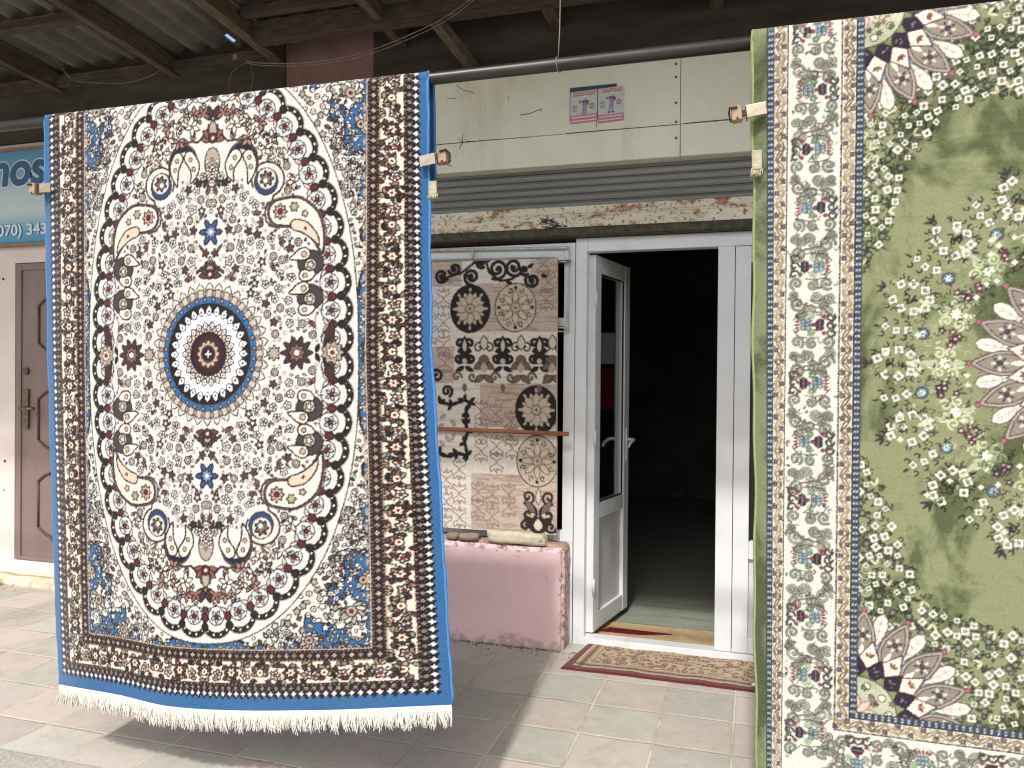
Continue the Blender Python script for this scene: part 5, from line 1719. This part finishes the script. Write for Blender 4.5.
# three big letters; the first is cut by the picture's edge
LY = -.0525
lx0, lx1 = X_(-8.5, 175, LY), X_(46, 175, LY)
lz0_, lz1_ = Z_(20, 186, LY), Z_(20, 161, LY)
navy = flat('navy_print', (58, 102, 142), .45); whitep = flat('white_print', (212, 226, 232), .45); paleblue = flat('pale_print', (220, 234, 238), .45)
_, rf = text_mesh('nos', navy, 'lettering', sg, lx0, lx1, lz0_, lz1_, LY-.003, SG, bold=.030, shear=.12)
text_mesh('nos', whitep, 'lettering_outline', sg, lx0, lx1, lz0_, lz1_, LY, SG, bold=.062, ref=rf, shear=.12)
nx0, nx1 = X_(-6, 231, LY), X_(46.5, 231, LY)
_, rf = text_mesh('(070) 343', paleblue, 'phone_number', sg, nx0, nx1, Z_(20, 239, LY), Z_(20, 224, LY), LY-.003, SG, bold=.022)
text_mesh('(070) 343', flat('blue_shadow_print', (78, 140, 178), .45), 'phone_number_outline', sg, nx0, nx1, Z_(20, 239, LY), Z_(20, 224, LY), LY, SG, bold=.05, ref=rf)

# ======================================================================= GROUND
def sheet(name, x0, x1, y0, y1, z, mat, kind='structure', n=1):
    b = bmesh.new()
    bmesh.ops.create_grid(b, x_segments=n, y_segments=n, size=.5)
    for v in b.verts: v.co = Vector(((x0+x1)/2+v.co.x*(x1-x0), (y0+y1)/2+v.co.y*(y1-y0), z))
    me = bpy.data.meshes.new(name); b.to_mesh(me); b.free()
    o = link(name, me, mat); o['kind'] = kind
    return o
pave_y = atz(20, 752)[1]
sheet('ground', -400, 400, -500, 300, -.035, MT['street'])
pv = MB(); pv.box(-12, 8, pave_y, .0, -.06, 0.0); o = pv.build('pavement', MT['paving']); o['kind'] = 'structure'
kb = MB(); kb.box(-12, 8, pave_y-1.6, pave_y-.002, -.08, .004, .01); o = kb.build('concrete_apron', MT['concrete']); o['kind'] = 'structure'

# ======================================================================= DOORMAT
def draw_mat():
    W_, D_ = 1.30, .375
    c = Cv(0, 0, W_, D_, .0035, (182, 160, 124))
    c.k = 1.3
    rs = random.Random(9)
    RD, BR, TN, CRM = (100, 38, 42), (88, 64, 52), (178, 156, 120), (200, 184, 152)
    e = np.minimum(np.minimum(c.X, W_-c.X), D_-c.Y+0*c.X)   # the far edge runs under the sill
    def band(a, b, col): c.mask(((e >= a) & (e < b)).astype(float), col)
    band(-1, .045, RD); band(.045, .052, CRM); band(.052, .105, (164, 140, 106)); band(.105, .112, CRM); band(.112, .118, BR)
    for i in range(60):
        for (x, y) in ((.045+i*.022, D_-.078),):
            c.star(x, y, .012, 5, .4, rs.choice((RD, BR, (150, 80, 60))), BR, .003)
    for i in range(14):
        c.star(.078, .02+i*.026, .012, 5, .4, rs.choice((RD, BR)), BR, .003)
    for x, y in scatter(rs, .13, W_-.13, .0, D_-.13, .027, lambda x, y: True, [], 3000):
        k = rs.random()
        if k < .45: c.star(x, y, .016, 6, .35, (126, 48, 48), (84, 50, 44), .003); c.disc(x, y, .005, CRM)
        elif k < .7: c.spiral(x, y, .014, rs.random()*6, 1.2, .005, (120, 60, 50))
        else: c.leaf(x, y, .03, .013, rs.random()*6, (134, 112, 80), (92, 66, 50), .003)
    return c, W_, D_
cm, MW, MD = draw_mat()
mx0 = atz(561, 668)[0]; my0 = -.412
mt = empty('doormat', (mx0+MW/2, -.2, 0), 0, 'narrow cream and red patterned runner lying along the door sill', 'mat')
gx = np.linspace(0, MW, 300); gy = np.linspace(0, MD, 90)
A, B = np.meshgrid(gx, gy)
skew = .055*(1-B/MD)*np.clip(1-A/.5, 0, 1)
edge_ = np.minimum(np.minimum(A, MW-A), MD-B)
Zm = .009*np.clip(edge_/.008, 0, 1)**.5+.0015+.0018*np.sin(A*17+B*8)+.0012*np.sin(A*41)
Pm = np.stack([mx0+A+skew-(mx0+MW/2), my0+(MD-B)+.004*np.sin(A*5)+.2, Zm], -1)
link('pile', grid_mesh('pile', Pm[::-1], knots(cm.a, cm.res, (0, 0), A, B)[::-1]), pile_mat('mat_pile', bump=.4, freq=260, var=.25), mt)
# inside: beige strip with red mat corner
im = MB()
ya, yb = .045, .30
z0 = .0125
q0 = atz(585, 655, z0)
im.box(DL-.05, DR+.5, .06, .36, z0, z0+.006, .002)
o = im.build('floor_strip', simple('beige_underlay', (196, 172, 132), (170, 148, 112), 20, .9, .1, bump=.3)); tag(o, 'plain beige strip of carpet on the floor just inside the open door', 'mat')
rm_ = MB()
pr = [atz(610, 627.5, z0+.008), atz(672, 634.5, z0+.008), atz(640, 634.8, z0+.008), atz(600, 631.0, z0+.008)]
av_ = [rm_.bm.verts.new((p_[0], p_[1], z0+.011)) for p_ in pr]; bv_ = [rm_.bm.verts.new((p_[0], p_[1], z0+.0065)) for p_ in pr]
rm_.bm.faces.new(av_); rm_.bm.faces.new(bv_[::-1])
for i in range(4): rm_.bm.faces.new((av_[i], bv_[i], bv_[(i+1) % 4], av_[(i+1) % 4]))
o = rm_.build('red_mat_corner', simple('red_cloth', (120, 34, 40), (96, 26, 32), 40, .95, .1)); tag(o, 'dark red cloth corner lying on the beige strip inside the door', 'cloth')

# ======================================================================= AWNING
EAVE = -2.35
SLO = .065
rz_ = lambda y: 3.32+SLO*(-y)
aw = empty('awning_roof', (-2.5, -1.2, rz_(-1.2)), 0, 'corrugated sheet awning on rough timber rafters over the shop fronts', 'awning')
AO = (-2.5, -1.2, rz_(-1.2))
hole = None
def on_roof(px, py, dz=0.0):
    d_ = _fw+_rt*(px-512)/F_PX-_up*(py-384)/F_PX
    # EYE.z + t dz = 3.32+dz0 - SLO*(EYE.y + t dy)
    t_ = (3.32+dz-SLO*EYE[1]-EYE[2])/(d_[2]+SLO*d_[1])
    return EYE+d_*t_
hc = on_roof(229, 37, .11)
wave = lambda x: .026*math.cos(x*2*PI/.155)
x_ = np.arange(-9.2, 3.7, .0155)
y_ = np.array(sorted(set(list(np.arange(EAVE, .02, .09))+[.02])))
b = bmesh.new()
vs = [[b.verts.new((x, y, rz_(y)+.11+wave(x)+(.010 if y > -1.0 else 0))) for x in x_] for y in y_]
for j in range(len(y_)-1):
    for i in range(len(x_)-1):
        cxm, cym = (x_[i]+x_[i+1])/2, (y_[j]+y_[j+1])/2
        if abs(cxm-hc[0]) < .017 and abs(cym-hc[1]) < .05: continue
        f = b.faces.new((vs[j][i], vs[j][i+1], vs[j+1][i+1], vs[j+1][i])); f.smooth = True
m_ = PB(); m_.bm.free(); m_.bm = b
so = m_.build('corrugated_sheet', MT['slate'], aw, True, org=AO)
sol = so.modifiers.new('thick', 'SOLIDIFY'); sol.thickness = .006; sol.offset = 1
rs = random.Random(6)
def rafter(x, w_=.05, h_=.10, dzz=0.0, x2=None, ys=EAVE+.02):
    a = (x, ys, rz_(ys)+.02+dzz); b_ = (x if x2 is None else x2, .0, rz_(0)+.02+dzz)
    m_ = PB(); m_.beam(a, b_, w_, h_, .006); m_.build('rafter', MT['timber'], aw, org=AO)

for i, x in enumerate((-7.9, -7.05, -6.2, -5.3, -4.41, -3.49, -2.74, -1.92, -1.05, -.2, .65, 1.5, 2.35, 3.2)):
    rafter(x+rs.uniform(-.01, .01), rs.uniform(.045, .06), rs.uniform(.09, .105), 0, x+rs.uniform(-.04, .04))
def cross(y, x0, x1, w_=.06, h_=.05, dz=.05, nm='batten', tw=0.0):
    m_ = PB(); m_.beam((x0, y, rz_(y)+dz), (x1, y+rs.uniform(-.01, .01), rz_(y)+dz+rs.uniform(-.004, .004)), w_, h_, .004, tw)
    m_.build(nm, MT['timber_x'], aw, org=AO)
for y in (EAVE+.1, -1.75, -1.18): cross(y, -9.0, 3.6, .05, .04, .058)
for (x0, x1) in ((-8.0, -4.44), (-4.38, -3.52), (-2.70, -1.95), (-1.89, -1.08)): cross(-.66+rs.uniform(-.02, .02), x0, x1, .07, .045, .052)
cross(-.30, -2.71, 3.6, .09, .10, .01, 'wall_plate')
cross(-.07, -8.9, -2.76, .06, .06, .01, 'wall_plate')
cross(-.45, -2.70, -1.95, .05, .04, .052); cross(-.40, -1.89, -1.1, .05, .04, .052)
m_ = PB(); m_.beam((-1.62, -.30, 3.29), (-1.50, -.05, 3.12), .05, .05, .004); m_.build('brace', MT['timber'], aw, org=AO)
m_ = PB(); m_.box(-9.2, 3.7, EAVE-.03, EAVE-.005, rz_(EAVE)-.05, rz_(EAVE)+.07, .003); m_.build('eave_board', MT['timber_x'], aw, org=AO)
# posts carrying the eave, outside the picture on both sides
for x in (-5.9, 2.9):
    m_ = PB(); m_.tube([(x, EAVE+.08, 0), (x, EAVE+.08, rz_(EAVE)-.03)], .04, 12); m_.build('post', MT['dark_steel'], aw, True, org=AO)

# ======================================================================= ROD, WIRES, CLIPS
rod = empty('hanging_rod', (-1.5, ROD_Y, 2.340), 0, 'dark steel pipe slung under the awning with the rugs draped over it', 'rod')
RZ = 2.340
m_ = MB(); m_.tube([(-4.35, 0, .004), (-1.0, 0, .0), (4.35, 0, .0)], ROD_R, 16); m_.build('pipe', MT['dark_steel'], rod, True)
def wire_to(x, label, r=.0016):
    pts = []
    zt_ = rz_(ROD_Y)+.02
    for k in range(13):
        u = k/12
        pts.append((.006*math.sin(u*9), .004*math.sin(u*14+1), RZ+ROD_R*.6+(zt_-RZ)*u))
    m_ = MB(); m_.tube([(p_[0], p_[1], p_[2]-RZ) for p_ in pts], r, 6)
    m_.tube([((ROD_R+.004)*math.sin(a*.35), (ROD_R+.003)*math.cos(a*.35)*1.0, (ROD_R+.003)*0 + (ROD_R+.003)*math.sin(a*.35+PI/2)*.0 + 0.0) for a in range(0, 1)] or [(0, 0, 0)], r, 5) if False else None
    ring = [((a/18-.5)*.012, (ROD_R+.002)*math.cos(a*2*PI/18), (ROD_R+.002)*math.sin(a*2*PI/18)) for a in range(0, 19)]
    m_.tube(ring, r, 5)
    o = m_.build('hanger_wire', MT['cable'] if x > -1 else MT['wire'], None, True)
    o.location = (x, ROD_Y, RZ)
    tag(o, label, 'wire')
wire_to(at(558, 40, ROD_Y)[0], 'thin vertical wire tied round the rod above the pink flyers')
wire_to(-3.2, 'thin wire holding the far left end of the rod, left of the ivory rug')
wire_to(1.9, 'thin wire holding the right end of the rod, beyond the green rug')
# loose cables under the roof
def cable(pts, r, label, mat=None, y=-.35):
    P_ = [Vector(tuple(at(a, b, y))) for a, b in pts]
    Q = []
    n_ = len(P_)
    for i in range(n_-1):
        p0, p1, p2, p3 = P_[max(0, i-1)], P_[i], P_[i+1], P_[min(n_-1, i+2)]
        for k in range(5):
            t_ = k/5
            Q.append(.5*((2*p1)+(-p0+p2)*t_+(2*p0-5*p1+4*p2-p3)*t_*t_+(-p0+3*p1-3*p2+p3)*t_**3))
    Q.append(P_[-1])
    c0 = Q[0].copy()
    m_ = MB(); m_.tube([q-c0 for q in Q], r, 6)
    o = m_.build('cable', mat or MT['cable'], None, True); o.location = c0
    tag(o, label, 'cable')
cable([(246, 61), (262, 63), (300, 63), (340, 58), (380, 47), (420, 30), (450, 14), (474, -4)], .0028, 'pale cable sagging from the timber bundle up to the top edge, upper of the pair', y=-.42)
cable([(247, 63), (264, 65.5), (301, 65.5), (341, 61), (381, 50), (421, 33.5), (452, 17), (478, -4)], .0020, 'pale cable sagging just beneath its twin, lower of the pair', y=-.43)
cable([(248, 62), (240, 66), (231, 74), (229, 86), (230, 96)], .0022, 'short wire curling down behind the ivory rug, left of two', MT['wire'], -.40)
cable([(247, 58), (251, 66), (253, 78), (250, 92)], .0022, 'short wire hanging straight down behind the ivory rug, right of two', MT['wire'], -.40)
cable([(63, 66), (66, 74), (76, 81), (100, 83), (125, 83), (150, 76), (160, 70)], .0024, 'thin slack wire looped under the left rafters', MT['wire'], -.55)
cable([(50, 52), (62, 68), (71, 80), (66, 86)], .0020, 'thin kinked wire crossing the looped one at its left end', MT['wire'], -.56)

def clip(px, py, side, label, tilt=.10, wood=True):
    """flat tin strap hooked over the rug edge with a block pinched at its outer end"""
    q = at(px, py, ROD_Y-WR-.012)
    r_ = empty('rug_clip', (q[0], ROD_Y-WR-.012, q[2]), 0, label, 'clip')
    r_.rotation_euler = (0, tilt, 0)
    s = side
    r_.scale = (.78, 1, .82)
    m_ = MB()
    m_.box(-.034, .036, -.004, .0, -.020, .020, .0015)
    m_.box(-.034 if s < 0 else .030, -.028 if s < 0 else .036, -.004, .030, -.020, .020, .0015)
    m_.build('strap', MT['clipmetal'], r_)
    m_ = MB()
    x0, x1 = (.046, .080) if s > 0 else (-.080, -.046)
    m_.box(x0, x1, -.012, .022, -.024, .024, .004)
    m_.build('block', MT['clipwood'], r_)
    m_ = MB()
    m_.box(min(s*.030, s*.050), max(s*.030, s*.050), .004, .012, -.010, .010, .001)
    m_.tube([(s*.058, -.016, .016), (s*.084, -.014, .018), (s*.088, .01, .01), (s*.085, .012, -.018), (s*.060, -.014, -.020)], .0035, 6)
    m_.build('wire_jaw', MT['dark_wire'], r_)
CLG = 'clips holding the rug edges'
clip(428, 160, 1, 'tin clip with brown block on the right edge of the ivory rug', -.14)
clip(755.5, 110, -1, 'tin clip with brown block on the left edge of the green rug', -.12)
clip(45, 188, -1, 'yellowish tin clip on the left edge of the ivory rug, in front of the sign', .0)

def tassel(px0, py0, px1, py1, label):
    q = at(px0, py0, ROD_Y-.01); q1 = at(px1, py1, ROD_Y-.01)
    Hh = q[2]-q1[2]
    m_ = MB()
    r_ = random.Random(int(px0))
    m_.box(-.013, .013, -.004, .004, -Hh*.72, 0, .003)
    for i in range(16):
        x = -.013+.026*i/15
        m_.tube([(x, 0, -Hh*.68), (x+r_.uniform(-.003, .003), r_.uniform(-.004, .004), -Hh*.85), (x+r_.uniform(-.006, .006), r_.uniform(-.006, .006), -Hh*(.92+.1*r_.random()))], .0022, 4)
    o = m_.build('cloth_tag', MT['tassel']); o.location = tuple(q)
    tag(o, label, 'tag')
tassel(433, 181, 434, 199, 'frayed pale cloth tag sticking out under the clip of the ivory rug')
tassel(757, 150, 755, 177, 'frayed pale cloth tag sticking out under the clip of the green rug')

# ======================================================================= FLYERS ON THE SHUTTER BOX
def flyer(px0, py0, px1, py1, label, var):
    a = at(px0, (py0+py1)/2, FYU); b_ = at(px1, (py0+py1)/2, FYU)
    W_ = b_[0]-a[0]; zt_ = at((px0+px1)/2, py0, FYU)[2]; zb_ = at((px0+px1)/2, py1, FYU)[2]; H_ = zt_-zb_
    c = Cv(0, 0, W_, H_, W_/110, (206, 196, 200))
    r_ = random.Random(var)
    PK, RD, GY, LBL, PPL = (196, 136, 154), (184, 112, 124), (96, 88, 100), (196, 212, 216), (122, 116, 142)
    U = W_/100.0
    c.poly([(0, 14*U), (W_, 14*U), (W_, H_-30*U), (0, H_-30*U)], (200, 206, 208))
    # header scribble lines
    for y in (7, 15):
        x = 10+r_.random()*10
        while x < 92:
            l_ = r_.uniform(3, 9); c.line([(x*U, y*U), ((x+l_)*U, y*U)], 5*U, RD if y == 15 else PK); x += l_+3
    # the man: white cap, dark top, pale dungarees
    cx_ = 52*U
    c.disc(cx_+4*U, 24*U, 5*U, (206, 164, 146)); c.disc(cx_+3*U, 20*U, 6*U, (236, 234, 232), ry=4*U)
    c.poly([(cx_-8*U, 34*U), (cx_+10*U, 32*U), (cx_+13*U, 48*U), (cx_+8*U, 56*U), (cx_-7*U, 56*U)], (116, 106, 124))
    c.line([(cx_-6*U, 36*U), (cx_-16*U, 42*U), (cx_-20*U, 34*U)], 5*U, (116, 106, 124)); c.disc(cx_-20*U, 33*U, 3*U, (206, 164, 146))
    c.line([(cx_+9*U, 35*U), (cx_+16*U, 44*U), (cx_+10*U, 52*U)], 5*U, (116, 106, 124))
    c.poly([(cx_-6*U, 44*U), (cx_+8*U, 44*U), (cx_+9*U, 62*U), (cx_+8*U, 92*U), (cx_+2*U, 92*U), (cx_, 68*U), (cx_-5*U, 92*U), (cx_-12*U, 92*U), (cx_-7*U, 62*U)], (150, 148, 176))
    c.line([(cx_-12*U, 94*U), (cx_-5*U, 94*U)], 4*U, (50, 44, 50)); c.line([(cx_+2*U, 94*U), (cx_+10*U, 94*U)], 4*U, (50, 44, 50))
    # red badge and short notes
    c.star(80*U, 58*U, 11*U, 12, .12, RD); c.line([(73*U, 56*U), (87*U, 56*U)], 2.5*U, (214, 200, 202)); c.line([(75*U, 61*U), (85*U, 61*U)], 2*U, (214, 200, 202))
    for y in (52, 58, 66, 72):
        x = 9
        while x < 26:
            l_ = r_.uniform(3, 6); c.line([(x*U, y*U), ((x+l_)*U, y*U)], 2.6*U, (120, 88, 98)); x += l_+2
    c.poly([(0, H_-30*U), (W_, H_-30*U), (W_, H_), (0, H_)], PK)
    for y in (22, 9):
        x = 6
        while x < 94:
            l_ = r_.uniform(2, 7); c.line([(x*U, H_-y*U), ((x+l_)*U, H_-y*U)], 5*U, (236, 206, 218)); x += l_+3
    n_ = 80; m2 = int(n_*H_/W_)
    A, B = np.meshgrid(np.linspace(0, W_, n_), np.linspace(0, H_, m2))
    curl = .004*np.clip((A/W_-.85)/.15, 0, 1)**2 if var == 1 else .0035*np.clip((B/H_-.9)/.1, 0, 1)**2
    tilt = .03*(A-W_/2)
    Pm = np.stack([A-W_/2, -.0025-curl+.0*A, -(B)+tilt], -1)
    o = link('flyer', grid_mesh('flyer', Pm, sample(c.a, c.res, (0, 0), A, B)), pile_mat('printed_paper', bump=0.02, sheen=0, rough=.6, var=.05))
    o.location = (a[0]+W_/2, FYU, zt_)
    sm = o.modifiers.new('t', 'SOLIDIFY'); sm.thickness = .0006
    tag(o, label, 'flyer')
flyer(570.5, 91, 597.5, 123, 'left one of two pink flyers showing a man, on the shutter box', 1)
flyer(598, 87.5, 624, 122, 'right one of two pink flyers showing a man, on the shutter box', 2)
bk = MB(); p0, p1 = at(570, 89, FYU), at(616.5, 121, FYU)
bk.box(0, p1[0]-p0[0], -.0018, -.0004, p1[2]-p0[2]+.02, 0.004)
o = bk.build('old_poster', simple('faded_blue_paper', (58, 92, 110), (44, 74, 92), 20, .7)); o.location = (p0[0], FYU, p0[2])
tag(o, 'old dark blue paper peeping out behind the two pink flyers', 'poster')

# ======================================================================= THINGS AT THE WINDOW
# thin white tube frame standing off the window
tf = MB(); yT = -.05
c1 = lambda a, b, y=yT: tuple(at(a, b, y))
tf.tube([c1(395, 251.0), c1(569.5, 247.5), c1(567.2, 331.5), c1(549, 331.0)], .0075, 8)
tf.tube([c1(395, 260.5), c1(555, 257.5)], .0045, 8)
tf.tube([c1(472.5, 250, yT), c1(472.5, 259, yT)], .009, 8)
tf.tube([c1(549, 328.0), c1(566, 327.5)], .0045, 8)
org_ = Vector(c1(480, 255))
bmesh.ops.translate(tf.bm, vec=-org_, verts=tf.bm.verts)
fr_ = empty('vent_frame', tuple(org_), 0, 'thin white tube frame standing off the window above the beige rug', 'frame')
tf.build('tube', MT['tube'], fr_, True)
jj = MB(); jj.tube([c1(553, 262, yT-.008), c1(571, 261.5, yT-.008)], .0085, 8); bmesh.ops.translate(jj.bm, vec=-org_, verts=jj.bm.verts); jj.build('hook', MT['chrome'], fr_, True)
jj = MB(); jj.tube([c1(547, 329, yT-.012), c1(556, 329, yT-.012)], .009, 8)
bmesh.ops.translate(jj.bm, vec=-org_, verts=jj.bm.verts); jj.build('hook', MT['chrome'], fr_, True)
st = MB(); yS = -.105
a, b_ = at(400, 427.5, yS), at(568.5, 434, yS)
st.tube([(0, 0, 0), tuple((b_-a)*.4+np.array([0, -.006, .002])), tuple(b_-a)], .0118, 10)
o = st.build('wooden_stick', MT['stick'], None, True); o.location = tuple(a)
tag(o, 'orange brown wooden stick laid across the front of the beige rug', 'stick')
# blocks on the plinth
def lump(name, px0, px1, pyb, pyt, y0, y1, mat, label, cat, seed, skew=0.0, amp=.006):
    a, b_ = at(px0, pyb, y0), at(px1, pyb, y0)
    w_ = b_[0]-a[0]; h_ = at(px0, pyt, y0)[2]-a[2]
    zb_ = pl_top+.009
    o = rough_box(-w_/2, w_/2, 0, y1-y0, 0, h_, amp*min(1, w_/.2), .02, name, mat, None, .004, org=(0, 0, 0), seed=seed)
    o.location = (a[0]+w_/2, y0, zb_); o.rotation_euler = (0, 0, skew)
    tag(o, label, cat)
lump('stone_block', 487, 545, 540, 528.5, -.155, -.085, MT['block'], 'long pale stone block lying on top of the pink plinth under the beige rug', 'block', 11, -.03)
lump('brick_piece', 459, 478, 538, 531.5, -.150, -.09, MT['brick_bit'], 'small broken brick piece on the plinth left of the pale block', 'brick', 12, .1)
lump('brick_piece', 446, 456, 537, 531, -.150, -.10, MT['brick_bit'], 'smallest brick crumb on the plinth right beside the ivory rug edge', 'brick', 13, -.2)
# stickers inside the fixed leaf glass
for (py0, py1, c_, lb) in ((325, 351, (196, 204, 208), 'pale sticker in the glass of the fixed leaf, just above the blue one'), (351, 365.5, (36, 120, 190), 'blue sticker in the glass of the fixed leaf beside the green rug')):
    p0, p1 = at(750, py0, .006), at(765, py1, .006)
    m_ = MB(); m_.box(0, p1[0]-p0[0], 0, .001, p1[2]-p0[2]+.001, 0)
    o = m_.build('glass_sticker', flat('sticker_paper', c_, .5)); o.location = (p0[0], -.0045, p0[2]); tag(o, lb, 'sticker')
# scrap of paper on the mat
q = atz(755.5, 685.5, .012)
m_ = MB()
pp = [(-.02, -.012, .004), (-.006, .004, .012), (.004, -.006, .004), (.014, .012, .016), (.022, -.002, .006), (.004, -.02, .003)]
vs_ = [m_.bm.verts.new(p_) for p_ in pp]; ve = [m_.bm.verts.new((p_[0], p_[1]+.001, p_[2]-.001)) for p_ in pp]
m_.bm.faces.new(vs_); m_.bm.faces.new(ve[::-1])
for i in range(6): m_.bm.faces.new((vs_[i], ve[i], ve[(i+1) % 6], vs_[(i+1) % 6]))
o = m_.build('paper_scrap', flat('white_scrap', (236, 234, 226))); o.location = (q[0], q[1], .012); tag(o, 'crumpled white paper scrap on the doormat beside the green rug', 'paper')
# dry weeds by the neighbour's wall
m_ = MB(); rs = random.Random(44)
q = atz(14, 577)
for i in range(260):
    x = rs.gauss(0, .10); y = rs.uniform(-.10, .0); L = rs.uniform(.02, .07)*(1-min(.8, abs(x)/.3))
    a = rs.random()*6.3; s_ = rs.uniform(.01, .04)
    m_.tube([(x, y, 0), (x+s_*.4*math.cos(a), y+s_*.4*math.sin(a), L*.6), (x+s_*math.cos(a), y+s_*math.sin(a), L)], [.0016, .0012, .0005], 3, cap=False)
o = m_.build('dry_weeds', simple('straw_stems', (186, 170, 118), (150, 134, 90), 30, .9, .1)); o.location = (q[0], -.105, 0.0)
o['kind'] = 'stuff'; tag(o, 'dry straw coloured weeds at the foot of the whitewashed wall', 'weeds')
# chipped mortar and grit along the wall foot
m_ = MB(); rs = random.Random(45)
for i in range(420):
    x = rs.uniform(-2.7, -.86); y = -.17-abs(rs.gauss(0, .012))-(0 if rs.random() < .8 else rs.uniform(0, .1)); r_ = rs.uniform(.0015, .006)
    bb = bmesh.new(); bmesh.ops.create_icosphere(bb, subdivisions=1, radius=r_)
    for v_ in bb.verts: v_.co = Vector((x+v_.co.x*rs.uniform(.7, 1.5), y+v_.co.y, r_*.5+v_.co.z*.7))
    m_._merge(bb)
o = m_.build('wall_grit', simple('grit', (140, 124, 114), (104, 92, 84), 60, .95, .1, bump=.4)); o['kind'] = 'stuff'; tag(o, 'crumbs of fallen render along the foot of the pink plinth', 'rubble')

# ======================================================================= LIGHT
EL = R(47.5)
AZ = 0.0      # light travels mostly straight at the shop front
w_ = bpy.data.worlds.new('World'); scene.world = w_; w_.use_nodes = True
nt = w_.node_tree
sky = nt.nodes.new('ShaderNodeTexSky'); sky.sky_type = 'NISHITA'; sky.sun_disc = False
sky.sun_elevation = EL; sky.sun_rotation = PI+AZ; sky.air_density = 1.2; sky.dust_density = 3.0
nt.links.new(sky.outputs[0], nt.nodes['Background'].inputs[0])
nt.nodes['Background'].inputs[1].default_value = .15
sd = bpy.data.lights.new('sun', 'SUN'); sd.energy = 1.95; sd.angle = R(2.2); sd.color = (1, .975, .945)
so_ = bpy.data.objects.new('sun', sd); COL.objects.link(so_)
dirv = Vector((math.sin(AZ)*math.cos(EL), math.cos(AZ)*math.cos(EL), -math.sin(EL)))
so_.rotation_euler = dirv.to_track_quat('-Z', 'Y').to_euler()
so_.location = (0, -8, 8)
scene.render.engine = 'CYCLES'
scene.cycles.max_bounces = 8; scene.cycles.diffuse_bounces = 5; scene.cycles.transparent_max_bounces = 12
scene.cycles.use_denoising = True
scene.cycles.caustics_reflective = False; scene.cycles.caustics_refractive = False
vs2 = scene.view_settings
vs2.view_transform = 'Standard'; vs2.look = 'None'; vs2.gamma = 1.0; vs2.use_curve_mapping = False
vs2.exposure = 0.70
scene.cycles.filter_width = 1.15
scene.cycles.pixel_filter_type = 'BLACKMAN_HARRIS'
